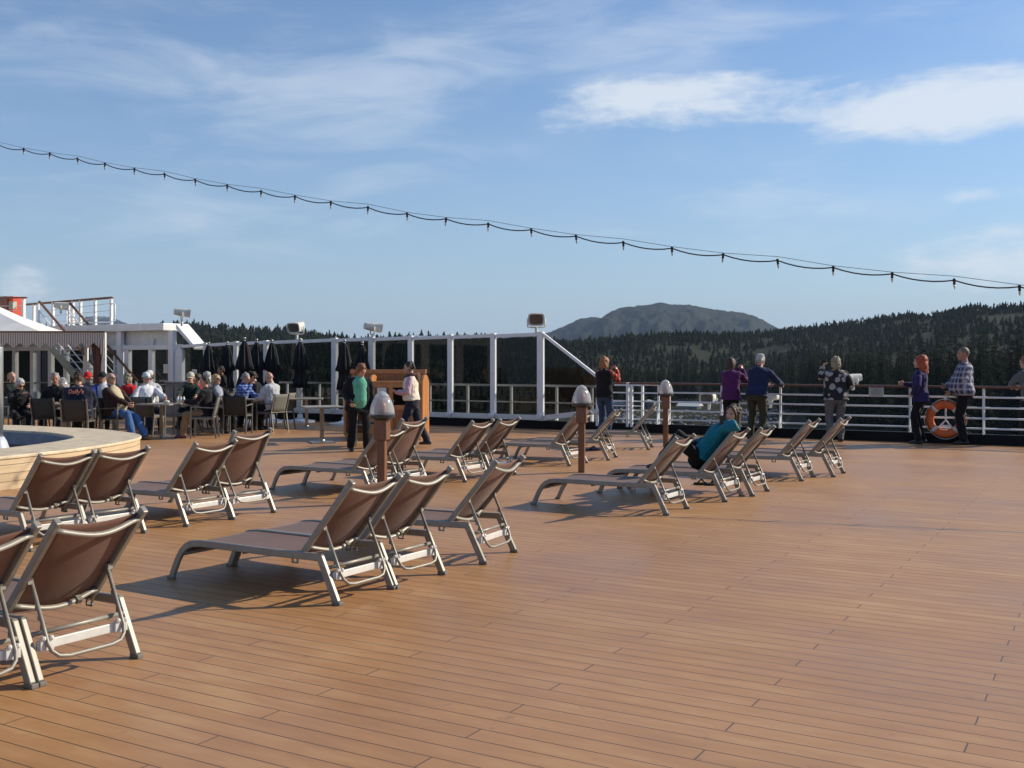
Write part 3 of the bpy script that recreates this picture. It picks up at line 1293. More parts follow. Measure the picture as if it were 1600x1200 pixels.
# ------------------------------------------------------------------ white deckhouse, upper deck, stairs
dh = empty('deckhouse', ep(230, 650), 0, 'white deckhouse front with tall dark glass doors left of the windscreen', 'deckhouse')
d0 = dh.location.copy()


def dp(px, z, n=NE):
    p = ep(px, 600, n)
    return Vector((p.x, p.y, z)) - d0


XL, XR = -120, 275
b = MB()
b.bar(dp(XL, 2.66, NE + .3) , dp(XR, 2.66, NE + .3), 1.0, .22)
b.build('roof', M_WHITE, dh, bevel=.02)
b = MB()
b.bar(dp(XL, 2.33, NE + .12), dp(XR, 2.33, NE + .12), .05, .44)
b.build('fascia', M_WHITE_OLD, dh)
b = MB()
b.bar(dp(XL, 2.05, NE), dp(XR, 2.05, NE), .16, .14)
b.build('lintel', M_WHITE, dh, bevel=.01)
for px in (-60, -10, 24, 52, 80, 104, 140, 188, 200, 237, 269, 281):
    b = MB()
    wdt = .20 if px in (188, 200, 269) else .16
    if px == 281:
        wdt = .30
    top = 2.55 if px in (188, 269) else 1.98
    b.bar(dp(px, 0, NE - (.06 if top > 2 else 0)), dp(px, top, NE - (.06 if top > 2 else 0)), wdt, .14, N)
    b.build('post', M_WHITE if px > 120 else M_WHITE_OLD, dh, bevel=.008)
for a, c in ((-100, -60), (-60, -10), (-10, 24), (24, 52), (52, 80), (80, 104), (104, 140), (140, 188), (200, 237), (237, 269)):
    g = MB()
    p0, p1 = dp(a, 0) + D * .06, dp(c, 0) - D * .06
    g.add([p0 + Vector((0, 0, .05)), p1 + Vector((0, 0, .05)), p1 + Vector((0, 0, 1.98)), p0 + Vector((0, 0, 1.98))], [(0, 1, 2, 3)])
    g.build('door_glass', M_GLASS, dh)
    b = MB()
    b.bar(p0 + Vector((0, 0, .93)), p1 + Vector((0, 0, .93)), .04, .035)
    b.build('door_rail', M_STEEL, dh)
b = MB()
b.prism([dp(XR, 2.74) , dp(XR, 2.60), dp(303, 1.98), dp(303, 2.10)], (0, 0, 0), N * .5)
b.build('raked_wing', M_WHITE, dh)
b = MB()
b.prism([dp(234, 2.32, NE + .02), dp(240, 2.32, NE + .02), dp(238.5, 2.12, NE + .02), dp(235.5, 2.12, NE + .02)], (0, 0, 0), N * .08)
b.build('gusset', M_WHITE_OLD, dh)
# dark interior behind the glass
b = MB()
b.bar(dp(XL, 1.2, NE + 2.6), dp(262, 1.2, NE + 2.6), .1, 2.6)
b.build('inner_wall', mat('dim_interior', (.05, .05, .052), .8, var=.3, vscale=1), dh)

for px, py, w_, h_, n, lab in ((258.5, 576, .17, .27, NE - .04, 'white paper notice taped to the dark glass door of the deckhouse'),
                               (303.5, 585, .19, .30, NE - .03, 'pale paper notice behind the grey service counter')):
    p = ep(px, py, n)
    s = MB()
    s.box((0, 0, 0), (w_, .006, h_))
    o = s.build('paper_notice', M_PAPER)
    o.location = p
    o.rotation_euler = (0, 0, SA)
    tag(o, lab, 'notice')
    for k in range(6):
        q = MB()
        q.box((-.01 * (k % 3), -.005, h_ * (.36 - .12 * k)), (w_ * (.75 - .1 * (k % 3)), .003, .012))
        q.build('print_line', mat('faint_print', (.55, .55, .54), .8), o)

# upper deck slab and its railing
UN = 21.15
ud = MB()
uz = 2.62
PL = [ep(40, 520, UN) , ep(178, 520, NE + .9), ep(60, 520, NE + 5), ep(-700, 520, NE + 5), ep(-700, 520, 17.0), ep(-60, 520, 17.0)]
PL = [ep(20, 520, 20.1), ep(46, 520, UN), ep(54, 520, UN), ep(86, 520, NE + .9), ep(70, 520, NE + 5), ep(-700, 520, NE + 5), ep(-700, 520, 20.1)]
PL = [Vector((p.x, p.y, uz + .12)) for p in PL]
ud.prism(PL, (0, 0, 0), (0, 0, -.16))
tag(ud.build('upper_deck', M_WHITE_OLD), kind='structure')

ur = empty('railing', ep(175, 515, NE), 0, 'white railing with a dark wooden handrail round the upper deck beside the stairs', 'railing')
r0 = ur.location.copy()


def up(px, py, n=NE):
    return ep(px, py, n) - r0


def post(px, y0, y1, w_=.075, n=NE):
    b = MB()
    b.bar(up(px, y1, n), up(px, y0, n), w_, w_, D)
    b.build('post', M_WHITE, ur)


b = MB()
b.bar(up(40, 476), up(176, 465), .07, .07)
b.build('handrail', M_VARN, ur, bevel=.01)
for px, y0, y1 in ((53, 476, 516), (83, 472, 512), (114, 470, 513), (126, 469, 513), (149, 468, 512), (174, 466, 510)):
    post(px, y0, y1)
for k, (ya, yb) in enumerate(((486, 474), (495, 485), (505, 495))):
    b = MB()
    b.bar(up(58, ya + 1), up(174, yb), .018, .018)
    b.build('rail', M_WHITE, ur)
b = MB()
b.tube([up(174, 474), up(179.5, 475), up(179.5, 501), up(174, 503), up(140, 504), up(104, 505), up(104, 484)], .022, 6)
b.build('end_loop', M_WHITE, ur, True)
b = MB()
b.bar(up(145, 513), up(150, 494), .05, .05)
b.build('brace', M_WHITE, ur)
b = MB()
b.box(up(120, 514, NE + .2), (.9, .3, .16), Matrix.Rotation(SA, 3, 'Z'))
b.build('kick_plate', M_WHITE, ur)

u2 = empty('railing', ep(20, 515, 20.3), 0, 'nearer short railing in front of the red locker at the far left', 'railing')
r0 = u2.location.copy()
up2 = lambda px, py: ep(px, py, 20.3) - r0
b = MB()
b.bar(up2(-90, 466.5), up2(42, 465), .055, .05)
b.build('handrail', M_VARN, u2, bevel=.008)
for px in (-50, 37):
    b = MB()
    b.bar(up2(px, 521), up2(px, 467), .085, .085, D)
    b.build('post', M_WHITE, u2)
for y in (478, 485, 495, 503):
    b = MB()
    b.bar(up2(-90, y + .5), up2(37, y), .018, .018)
    b.build('rail', M_WHITE, u2)

lk_ = empty('deck_locker', ep(19, 511, 21.3), SA, 'red and brown painted locker behind the upper deck railing', 'locker')
b = MB()
b.box((-.10, 0, .50), (.42, .5, .95))
b.build('body', mat('dull_red_paint', (.23, .07, .05), .5, var=.2), lk_, bevel=.01)
b = MB()
b.box((.225, .02, .52), (.21, .46, .90))
b.build('side_panel', mat('bright_red_paint', (.62, .06, .02), .45, var=.1), lk_, bevel=.01)
bx = empty('deck_loudspeaker', ep(20, 476, 20.2), SA, 'small beige box hanging under the short handrail in front of the red locker', 'loudspeaker')
b = MB()
b.box((0, 0, -.02), (.20, .14, .22))
b.build('case', mat('beige_plastic', (.50, .49, .42), .6, var=.08), bx, bevel=.01)
b = MB()
for k in range(5):
    b.box((0, -.073, -.09 + .035 * k), (.15, .008, .008))
b.build('grille', M_DARKP, bx)

# staircase from the upper deck down along the deckhouse
st = empty('staircase', ep(110, 650, 21.1), 0, 'white steel staircase with dark handrails running down from the upper deck', 'staircase')
s0 = st.location.copy()
sN0, sN1 = 21.05, 22.15
utop = ep(58, 520, sN0).dot(D)
rise, run = 2.62, 3.35


def sp(k, n, dz=0.0):
    return sh(utop + run * k, n, rise * (1 - k) + dz) - s0


M_STAIRG = mat('grey_green_paint', (.30, .33, .30), .5, var=.15)
for n in (sN0, sN1):
    b = MB()
    b.bar(sp(0, n, -.02), sp(1, n, -.02), .05, .24)
    b.build('stringer', M_STAIRG, st)
    b = MB()
    b.bar(sp(.03, n, .95), sp(.97, n, .95), .06, .06)
    b.build('handrail', M_VARN, st, bevel=.01)
    for k in (.02, .34, .66, .95):
        b = MB()
        b.bar(sp(k, n, .1), sp(k, n, .93), .05, .05, D)
        b.build('post', M_WHITE, st)
    for dz in (.35, .64):
        b = MB()
        b.bar(sp(0, n, dz), sp(.97, n, dz), .025, .025)
        b.build('rail', M_WHITE, st)
for i in range(12):
    k = (i + .5) / 12
    b = MB()
    c = (sp(k, sN0, -.03) + sp(k, sN1, -.03)) / 2
    b.box(c, (.26, sN1 - sN0 - .05, .04), Matrix.Rotation(SA, 3, 'Z'))
    b.build('tread', M_STAIRG, st)

# ------------------------------------------------------------------ striped canopy
M_STRIPE = bpy.data.materials.new('striped_awning_cloth')
t, nd, lk, b_ = nt(M_STRIPE)
tc = nd.new('ShaderNodeTexCoord')
sx = nd.new('ShaderNodeSeparateXYZ')
lk.new(tc.outputs['Object'], sx.inputs[0])
f = math_node(nd, lk, 'FRACT', math_node(nd, lk, 'DIVIDE', math_node(nd, lk, 'ADD', sx.outputs['X'], sx.outputs['Y']), .062))
s1 = math_node(nd, lk, 'LESS_THAN', f, .34)
m2 = nd.new('ShaderNodeMixRGB')
m2.inputs[1].default_value = (.66, .59, .50, 1)
m2.inputs[2].default_value = (.26, .20, .16, 1)
lk.new(s1, m2.inputs[0])
lk.new(m2.outputs[0], b_.inputs['Base Color'])
b_.inputs['Roughness'].default_value = .85
CY = 28.0
cn = empty('striped_canopy', at(60, CY, 0), 0, 'striped fabric canopy with a zigzag valance and a white peaked roof', 'canopy')
c0 = cn.location.copy()
zof = lambda py: EYE + (HZ - py) / F * CY
zt, zn, zb = zof(519.5), zof(535.5), zof(544)
xr = at(163, CY).x - c0.x
xl = at(-150, CY).x - c0.x
peak = [at(px, CY).x - c0.x for px in (-145, -126, -107, -87, -67, -47, -28, -9, 10.7, 31, 51, 71, 90, 109, 127, 146)]


def valance(p0, dirv, xs, x0, x1, name):
    pts = [(x0, zt)]
    low = [(x0, zb)]
    for i, x in enumerate(xs):
        low.append((x, zn))
        nx = xs[i + 1] if i + 1 < len(xs) else x1
        low.append(((x + nx) / 2 if i + 1 < len(xs) else x + .16, zb))
    low.append((x1, zb))
    V = MB()
    nrm = Vector((-dirv.y, dirv.x, 0))
    # column strips, so that the zigzag outline stays clean
    for (xa, za), (xb, zb_) in zip(low[:-1], low[1:]):
        if xb - xa < 1e-4:
            continue
        V.prism([p0 + dirv * xa + Vector((0, 0, zt)), p0 + dirv * xb + Vector((0, 0, zt)), p0 + dirv * xb + Vector((0, 0, zb_)), p0 + dirv * xa + Vector((0, 0, za))],
                (0, 0, 0), nrm * .012)
    V.build(name, M_STRIPE, cn)


valance(Vector((0, 0, 0)), Vector((1, 0, 0)), peak, xl, xr, 'valance')
valance(Vector((xr + .012, .02, 0)), Vector((-.5, .866, 0)), [.2 + .34 * i for i in range(9)], 0, 3.2, 'valance')
b = MB()
b.tube([(xl, -.01, zt + .02), (xr, -.01, zt + .02), (xr - 1.6, 2.8, zt + .02)], .02, 6)
b.build('frame_bar', mat('rust_bar', (.16, .09, .05), .6, var=.2), cn)
# corner drop and drawn curtain
b = MB()
b.prism([(at(155.5, CY).x - c0.x, -.03, zb + .25), (xr - .005, -.03, zb + .25), (xr - .005, -.03, zof(557)), (at(158, CY).x - c0.x, -.03, zof(553))], (0, 0, 0), (0, .012, 0))
b.build('corner_flap', M_STRIPE, cn)
M_CURT = mat('brown_curtain', (.20, .10, .065), .85, var=.45, vscale=9, stretch=(3, 3, .15))
b = MB()
rows = []
for i in range(9):
    z = zof(536) + (zof(600) - zof(536)) * i / 8
    wd = .14 + .03 * math.cos(i * .6)
    rows.append([Vector((at(146.5, CY).x - c0.x + wd * (j / 18 - .5) * 2, .25 + .035 * math.cos(j * 1.9), z)) for j in range(19)])
b.sheet(rows, .01, (0, 1, 0))
b.build('curtain', M_CURT, cn, True)
for x, y in ((at(160.5, CY).x - c0.x, .1), (at(160.5, CY).x - c0.x - 1.6, 2.9), (at(-120, CY).x - c0.x, .1)):
    b = MB()
    b.bar((x, y, 0), (x, y, zt), .09, .09, (0, 1, 0))
    b.build('post', M_WHITE_OLD, cn)
ap = Vector((at(-105, CY).x - c0.x, 1.7, zof(447)))
b = MB()
xa = at(60, CY).x - c0.x
rim = [Vector((xl, .1, zt + .03)), Vector((xa, .1, zt + .03)), Vector((xa + .1, 1.5, zt + .03)), Vector((xa - .3, 2.9, zt + .03)), Vector((xl, 2.9, zt + .03)), Vector((xl - .2, 1.5, zt + .03))]
rim2 = [ap + (p - ap) * .04 for p in rim]
b.loft([rim2] + [[ap + (p - ap) * k - Vector((0, 0, .10 * math.sin(PI * k))) for p in rim] for k in (.25, .5, .75, 1)])
b.build('tent_roof', mat('white_tent_cloth', (.84, .81, .75), .8, var=.06, vscale=3), cn)
b = MB()
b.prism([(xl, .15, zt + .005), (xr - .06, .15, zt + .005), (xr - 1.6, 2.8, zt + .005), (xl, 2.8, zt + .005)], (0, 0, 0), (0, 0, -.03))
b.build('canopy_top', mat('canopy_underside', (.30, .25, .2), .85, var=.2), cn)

# the rest of the ship, forward of the deck (out of the picture, seen in the glass)
sb = MB()
sb.box((0, 0, 3.5), (6, 34, 7))
o_ = sb.build('ship_superstructure', M_WHITE_OLD)
o_.location = sh(-36.5, 5)
o_.rotation_euler = (0, 0, SA)
tag(o_, kind='structure')
sb = MB()
for i in range(9):
    sb.box((3.02, -14 + 3.5 * i, 1.5), (.06, 2.6, 2.2))
    sb.box((3.02, -14 + 3.5 * i, 5.0), (.06, 2.6, 1.6))
sb.build('dark_windows', mat('dark_window_glass', (.02, .022, .025), .1), o_)

# grey service counter by the doors
sc_ = empty('service_counter', ep(284, 652, 20.2), SA, 'grey panelled service counter standing under the deckhouse corner', 'counter')
M_GREYP = mat('grey_laminate', (.135, .135, .135), .45, var=.15)
b = MB()
b.box((0, 0, .47), (.72, .5, .92))
b.build('body', M_GREYP, sc_, bevel=.01)
b = MB()
b.box((0, 0, .95), (.78, .56, .04))
b.build('top', mat('grey_top', (.22, .22, .22), .35, var=.1), sc_, bevel=.008)
for x in (-.18, .18):
    b = MB()
    b.box((x, -.26, .46), (.30, .02, .74))
    b.build('door', mat('grey_door', (.17, .17, .17), .4, var=.1), sc_, bevel=.004)

# ------------------------------------------------------------------ pool
POUT = [(-6.37, 13.1), (-6.17, 13.6), (-5.98, 14.1), (-5.82, 14.9), (-5.76, 15.6), (-5.8, 16.35), (-6.0, 17.0), (-6.4, 17.6), (-7.2, 18.45), (-8.1, 19.0), (-9.5, 19.7),
        (-11.5, 20.0), (-13.5, 19.0), (-14.6, 17.0), (-14.2, 14.6), (-12.8, 12.6), (-10.8, 11.2), (-8.8, 10.8), (-7.3, 11.5)]


def smooth_loop(p, n=6):
    out = []
    m = len(p)
    for i in range(m):
        p0, p1, p2, p3 = [Vector((*p[(i + k - 1) % m], 0)) for k in range(4)]
        for j in range(n):
            t_ = j / n
            out.append(.5 * ((2 * p1) + (p2 - p0) * t_ + (2 * p0 - 5 * p1 + 4 * p2 - p3) * t_ ** 2 + (-p0 + 3 * p1 - 3 * p2 + p3) * t_ ** 3))
    return out


PO = smooth_loop(POUT)
cen = sum(PO, Vector()) / len(PO)


def inset(loop, d):
    out = []
    m = len(loop)
    for i in range(m):
        tg = (loop[(i + 2) % m] - loop[i - 2]).normalized()
        nn = Vector((-tg.y, tg.x, 0))
        if nn.dot(cen - loop[i]) < 0:
            nn = -nn
        out.append(loop[i] + nn * d)
    return out


Zl = lambda loop, z: [Vector((p.x, p.y, z)) for p in loop]
PI_ = inset(PO, .98)
pool = empty('pool_surround', (cen.x, cen.y, 0), 0, 'round raised pool surround of pale wooden boards', 'pool')
M_PALEW = boards_mat('pale_pool_boards', 'Z', .105, (.60, .46, .29), (.46, .34, .20), seam=(.10, .07, .045), rough=.55, gap=.035, stretch=(.8, .8, 9))
M_PALET = mat('pale_pool_coping', (.62, .51, .35), .6, var=.22, vscale=5, bump=.15, bscale=30)
off = Vector((cen.x, cen.y, 0))
mv = lambda loop: [p - off for p in loop]
b = MB()
b.loft([mv(Zl(PO, 0.0)), mv(Zl(PO, .385)), mv(Zl(inset(PO, .02), .385)), mv(Zl(inset(PO, .02), 0.0))], cap=False, closed=True)
b.build('side_boards', M_PALEW, pool)
b = MB()
b.loft([mv(Zl(inset(PO, -.02), .388)), mv(Zl(inset(PO, -.02), .432)), mv(Zl(PI_, .432)), mv(Zl(PI_, .388))], cap=False, closed=True)
b.build('coping', M_PALET, pool, bevel=.012)
M_TILE = bpy.data.materials.new('blue_mosaic_tile')
t, nd, lk, b_ = nt(M_TILE)
tc = nd.new('ShaderNodeTexCoord')
vo = nd.new('ShaderNodeTexVoronoi')
vo.inputs['Scale'].default_value = 9
lk.new(tc.outputs['Object'], vo.inputs['Vector'])
rp = nd.new('ShaderNodeValToRGB')
rp.color_ramp.elements[0].color = (.016, .022, .05, 1)
rp.color_ramp.elements[1].color = (.05, .08, .16, 1)
lk.new(vo.outputs['Color'], rp.inputs['Fac'])
lk.new(rp.outputs[0], b_.inputs['Base Color'])
b_.inputs['Roughness'].default_value = .25
b = MB()
b.loft([mv(Zl(inset(PO, .99), .40)), mv(Zl(inset(PO, .99), .20)), mv(Zl(inset(PO, 1.03), .20)), mv(Zl(inset(PO, 1.03), .40))], cap=False, closed=True)
b.build('upper_tile_band', mat('pale_blue_tile', (.20, .23, .29), .3, var=.2, vscale=6), pool)
b = MB()
b.loft([mv(Zl(inset(PO, 1.0), .20)), mv(Zl(inset(PO, 1.02), .03))], cap=False)
b.add(mv(Zl(inset(PO, 1.01), .03)), [tuple(range(len(PO)))])
b.build('basin', M_TILE, pool)
pw = MB()
lp = Zl(inset(PO, 1.05), .15)
pw.add([p for p in lp], [tuple(range(len(lp)))])
mw = bpy.data.materials.new('pool_water_surface')
t, nd, lk, b_ = nt(mw)
b_.inputs['Base Color'].default_value = (.35, .5, .7, 1)
b_.inputs['Transmission Weight'].default_value = .9
b_.inputs['Roughness'].default_value = .04
b_.inputs['IOR'].default_value = 1.33
tc = nd.new('ShaderNodeTexCoord')
n_ = nd.new('ShaderNodeTexNoise')
n_.inputs['Scale'].default_value = 5
lk.new(tc.outputs['Object'], n_.inputs['Vector'])
bp = nd.new('ShaderNodeBump')
bp.inputs['Strength'].default_value = .3
bp.inputs['Distance'].default_value = .03
lk.new(n_.outputs['Fac'], bp.inputs['Height'])
lk.new(bp.outputs[0], b_.inputs['Normal'])
tag(pw.build('pool_water', mw, None, True), kind='structure')
# steel column with a splayed plinth at the pool
pl = empty('steel_column', at(-7, 15.6, .03), 0, 'grey steel column on a splayed plinth rising from the pool', 'column')
b = MB()
b.lathe((0, 0, 0), [(.105, .42), (.105, 1.78), (.10, 1.80)], 20)
b.build('shaft', mat('grey_column_paint', (.33, .34, .35), .35, .5, var=.1), pl, True)
b = MB()
b.lathe((0, 0, 0), [(.28, .0), (.25, .12), (.155, .40), (.115, .47)], 20)
b.build('plinth', mat('pale_grey_plinth', (.50, .53, .58), .4, var=.1), pl, True)
b = MB()
b.ell((.02, -.02, 1.83), (.05, .05, .05))
b.build('lamp_cap', M_WHITE, pl, True)
# ------------------------------------------------------------------ sun loungers
LW, LL = .575, 1.60
G_LNG = 'sun loungers set out on the deck'


def lounger(back_deg=49.8, name='sun_lounger'):
    e = empty(name, (0, 0, 0), 0, '', 'sun lounger', G_LNG)
    hx, hz_ = 1.255, .325
    a = R(back_deg)
    bd = Vector((math.cos(a), 0, math.sin(a)))
    bn = Vector((-math.sin(a), 0, math.cos(a)))     # towards the sitter
    BL = .645
    prof = [(0, .012), (.028, .075), (.062, .145), (.105, .212), (.155, .256), (.21, .279), (.30, .289), (.42, .291), (1.0, .292), (1.468, .298)]
    for s in (-1, 1):
        y = s * LW / 2
        b = MB()
        rings = []
        pts = [Vector((x, y, z)) for x, z in prof]
        for i, p in enumerate(pts):
            t_ = (pts[min(i + 1, len(pts) - 1)] - pts[max(i - 1, 0)]).normalized()
            nn = Vector((-t_.z, 0, t_.x))
            h, wd = .025, .015
            rings.append([p + nn * h * j + Vector((0, k * wd, 0)) for j, k in ((-.8, -1), (.8, -1), (1, -.6), (1, .6), (.8, 1), (-.8, 1), (-1, .6), (-1, -.6))])
        b.loft(rings)
        sr = b.build('side_frame', M_FRAME, e, 'auto')
        c = MB()
        c.box((-.005, y, .011), (.062, .036, .022))
        c.build('foot_cap', M_FOOT, sr, bevel=.004)
        b = MB()
        b.bar((1.447, y + s * .002, .305), (1.592, y + s * .002, .015), .032, .050, (1, 0, .4))
        lg = b.build('rear_leg', M_FRAME, e, bevel=.005)
        c = MB()
        c.box((1.597, y + s * .002, .012), (.070, .040, .024))
        c.build('foot_cap', M_FOOT, lg, bevel=.004)
        b = MB()
        yb = s * (LW / 2 - .030)
        b.bar(Vector((hx, yb, hz_)) - bd * .03 - bn * .02, Vector((hx, yb, hz_)) + bd * BL - bn * .02, .030, .042, bn)
        bf = b.build('back_frame', M_FRAME, e, bevel=.005)
        c = MB()
        c.box(Vector((hx, yb, hz_)) + bd * (BL + .008) - bn * .02, (.020, .034, .046), Matrix(((bd.x, 0, bn.x), (0, 1, 0), (bd.z, 0, bn.z))))
        c.build('end_cap', M_FRAME, bf, bevel=.006)
        # U clip under the frame
        b = MB()
        b.box((1.19, y * .97, .258), (.012, .012, .045))
        b.box((1.235, y * .97, .258), (.012, .012, .045))
        b.box((1.2125, y * .97, .24), (.057, .012, .010))
        b.build('clip', M_FRAME, e)
    hy = LW / 2 - .012
    # seat sling, sagging between the rails
    rows = []
    sx_ = [(.075, .190), (.105, .222), (.155, .267), (.21, .293), (.30, .303)] + [(x, .305) for x in (.5, .75, 1.0, 1.15, 1.262)]
    for x, z in sx_:
        rows.append([Vector((x, -hy + 2 * hy * j / 10, z - .016 * math.sin(PI * j / 10) * min(1, x / .5))) for j in range(11)])
    b = MB()
    b.sheet(rows, .005, (0, 0, 1))
    b.build('seat_sling', M_SLING, e, True)
    # front cross tube
    b = MB()
    b.tube([(.10, -hy, .195), (.10, hy, .195)], .016, 8)
    b.tube([(.72, -hy, .262), (.72, hy, .262)], .014, 8)
    b.build('front_stretcher', M_FRAME, e, True)
    # back sling
    O = Vector((hx, 0, hz_))
    hb = LW / 2 - .040
    rows = []
    for i in range(12):
        k = -.02 + (BL - .0) * i / 11
        sag = .030 * math.sin(PI * min(1, max(0, (i + 1.5) / 14)))
        rows.append([O + bd * (k - .022 * math.sin(PI * j / 10) * (1 if i == 11 else 0)) + bn * (-.006 - sag * math.sin(PI * j / 10)) + Vector((0, -hb + 2 * hb * j / 10, 0)) for j in range(11)])
    b = MB()
    b.sheet(rows, .005, bn)
    b.build('back_sling', M_SLING, e, True)
    # bowed cross bars of the back
    for k, bow, nm, rad in ((BL - .045, .046, 'head_bar', .0120), (.055, .044, 'lumbar_bar', .0115)):
        pts = []
        for j in range(13):
            q = j / 12
            pts.append(O + bd * (k - .024 * math.sin(PI * q)) + bn * (-.028 - bow * math.sin(PI * q) ** 1.3) + Vector((0, -hb + 2 * hb * q, 0)))
        b = MB()
        b.tube(pts, rad, 8, 1.35, up=bn)
        o = b.build(nm, M_FRAME, e, True)
        if nm == 'lumbar_bar':
            c = MB()
            p = pts[9]
            c.box(p - bn * .004, (.032, .03, .036), Matrix(((bd.x, 0, bn.x), (0, 1, 0), (bd.z, 0, bn.z))))
            c.build('bar_clamp', M_FOOT, o)
    # prop: U shaped bar from the back down behind the brace
    pv_ = O + bd * .24 - bn * .03
    tgt = Vector((1.55, 0, .235))
    dr = (tgt - pv_)
    dr.y = 0
    dr.normalize()
    en = pv_ + dr * .415
    yy = LW / 2 - .062
    pts = [pv_ + Vector((0, -yy, 0)), pv_ + dr * .33 + Vector((0, -yy, 0))]
    for a_ in (30, 60):
        pts.append(pv_ + dr * (.33 + .085 * math.sin(R(a_))) + Vector((0, -yy + .085 * (1 - math.cos(R(a_))), 0)))
    pts += [en + Vector((0, -yy + .10, 0)), en + Vector((0, yy - .10, 0))]
    for a_ in (60, 30):
        pts.append(pv_ + dr * (.33 + .085 * math.sin(R(a_))) + Vector((0, yy - .085 * (1 - math.cos(R(a_))), 0)))
    pts += [pv_ + dr * .33 + Vector((0, yy, 0)), pv_ + Vector((0, yy, 0))]
    b = MB()
    b.tube(pts, .0105, 8)
    up_ = b.build('support_bar', M_FRAME, e, True)
    for s in (-1, 1):
        c = MB()
        c.box(pv_ + Vector((0, s * (yy + .012), 0)), (.03, .03, .03))
        for k in (.14, .19, .24):
            c.box(pv_ + dr * k + Vector((0, s * yy, 0)) - Vector((.008, 0, .008)), (.022, .012, .024))
        c.bar(pv_ + Vector((0, s * (yy + .004), 0)), pv_ + dr * .26 + Vector((0, s * (yy + .004), 0)), .008, .012)
        c.build('pivot_bracket', M_FRAME, up_)
    b = MB()
    b.tube([(1.500, -hy, .232), (1.500, hy, .232)], .0125, 8)
    b.build('cross_tube', M_FRAME, e, True)
    b = MB()
    b.bar((1.535, -hy + .012, .178), (1.535, hy - .012, .178), .018, .048)
    br = b.build('brace_plate', M_GLINT, e, bevel=.004)
    for s in (-1, 1):
        c = MB()
        y = s * (hy - .055)
        c.box((1.552, y, .182), (.02, .075, .058))
        c.ell((1.560, y - .022, .215), (.014, .014, .014), None, 8, 5)
        c.ell((1.560, y + .022, .212), (.014, .014, .014), None, 8, 5)
        c.build('notched_bracket', M_GLINT, br)
    return e


proto_a = lounger()
proto_b = lounger(62)
USED = set()


def put_lounger(proto, px, py, which, label, yaw=-30.0, other=None, front=False):
    """place so that the named foot stands at photograph pixel px, py"""
    if proto in USED:
        o = copy_tree(proto)
    else:
        o = proto
        USED.add(proto)
    p = gp(px, py)
    if other is not None:
        q = gp(*other)
        v = (q - p) if which == 'RL' else (p - q)
        yaw = math.degrees(math.atan2(v.y, v.x)) - 90
    a = R(yaw)
    dx, dy = Vector((math.cos(a), math.sin(a), 0)), Vector((-math.sin(a), math.cos(a), 0))
    loc = {'RL': (LL, -LW / 2), 'RR': (LL, LW / 2), 'FL': (0, -LW / 2), 'FR': (0, LW / 2)}[which]
    o.location = p - dx * loc[0] - dy * loc[1]
    o.rotation_euler = (0, 0, a)
    relabel(o, label)
    return o


put_lounger(proto_a, 62.7, 1071, 'RL', 'nearest sun lounger whose whole back shows at the bottom left corner', -32)
put_lounger(proto_a, 48.5, 1075, 'RR', 'sun lounger cut by the left edge, beside the nearest whole one', -32)
put_lounger(proto_a, 528, 945.3, 'RL', 'front sun lounger of the central trio, its whole side and curved foot end visible', -31.6)
put_lounger(proto_a, 692, 897.8, 'RR', 'middle sun lounger of the central trio, touching the front one', -31.6)
put_lounger(proto_a, 756.5, 881.5, 'RL', 'farthest sun lounger of the central trio, turned more side on', -25)
put_lounger(proto_a, 48.5, 861.3, 'RL', 'left sun lounger of the pair along the pale pool wall', -33)
put_lounger(proto_a, 225.8, 832.8, 'RR', 'right sun lounger of the pair along the pale pool wall', -33)
put_lounger(proto_a, 292.5, 823, 'RL', 'sun lounger right of the pool pair, leaning lower than its upright neighbour', -31.5)
put_lounger(proto_b, 428.4, 801, 'RR', 'sun lounger with an upright back, right end of the row beside the pool', -31.5)
put_lounger(proto_a, 426, 764.6, 'FL', 'sun lounger behind the nearest wooden lamp post, its foot end showing to the left', -31)
o_ = put_lounger(proto_b, 520, 750.5, 'FR', 'upright backed sun lounger just behind the nearest wooden lamp post', -31)
put_lounger(proto_a, 727.5, 753.5, 'RL', 'left sun lounger of the pair behind the central trio', -31)
put_lounger(proto_a, 804.4, 740.8, 'RR', 'right sun lounger of the pair behind the central trio', -31)
put_lounger(proto_a, 1041.9, 805.3, 'RL', 'sun lounger standing alone in front, left of the woman in teal', -31)
LG1 = put_lounger(proto_a, 1133.6, 784.3, 'RL', 'sun lounger on which the woman in teal lies', -31)
put_lounger(proto_a, 1199.4, 767.6, 'RR', 'empty sun lounger right beside the woman in teal', -31)
put_lounger(proto_a, 1253, 751.8, 'RL', 'left sun lounger of the last pair towards the open rail', -31)
put_lounger(proto_a, 1318.5, 739.5, 'RR', 'right sun lounger of the last pair towards the open rail', -31)
put_lounger(proto_a, 890.3, 728.3, 'RL', 'sun lounger behind the middle wooden lamp post', -31)
put_lounger(proto_a, 951, 719.5, 'RL', 'sun lounger side on between the middle and the farthest lamp post', -18)
put_lounger(proto_a, 1013.5, 702.8, 'RL', 'farthest sun lounger, side on in front of the railing gate', -14)

# ------------------------------------------------------------------ wooden lamp posts
M_TEAKP = mat('teak_post', (.19, .078, .034), .42, var=.32, vscale=7, stretch=(2, 2, .25))
M_LRIM = mat('lamp_rim', (.06, .065, .075), .35, .5, var=.15)


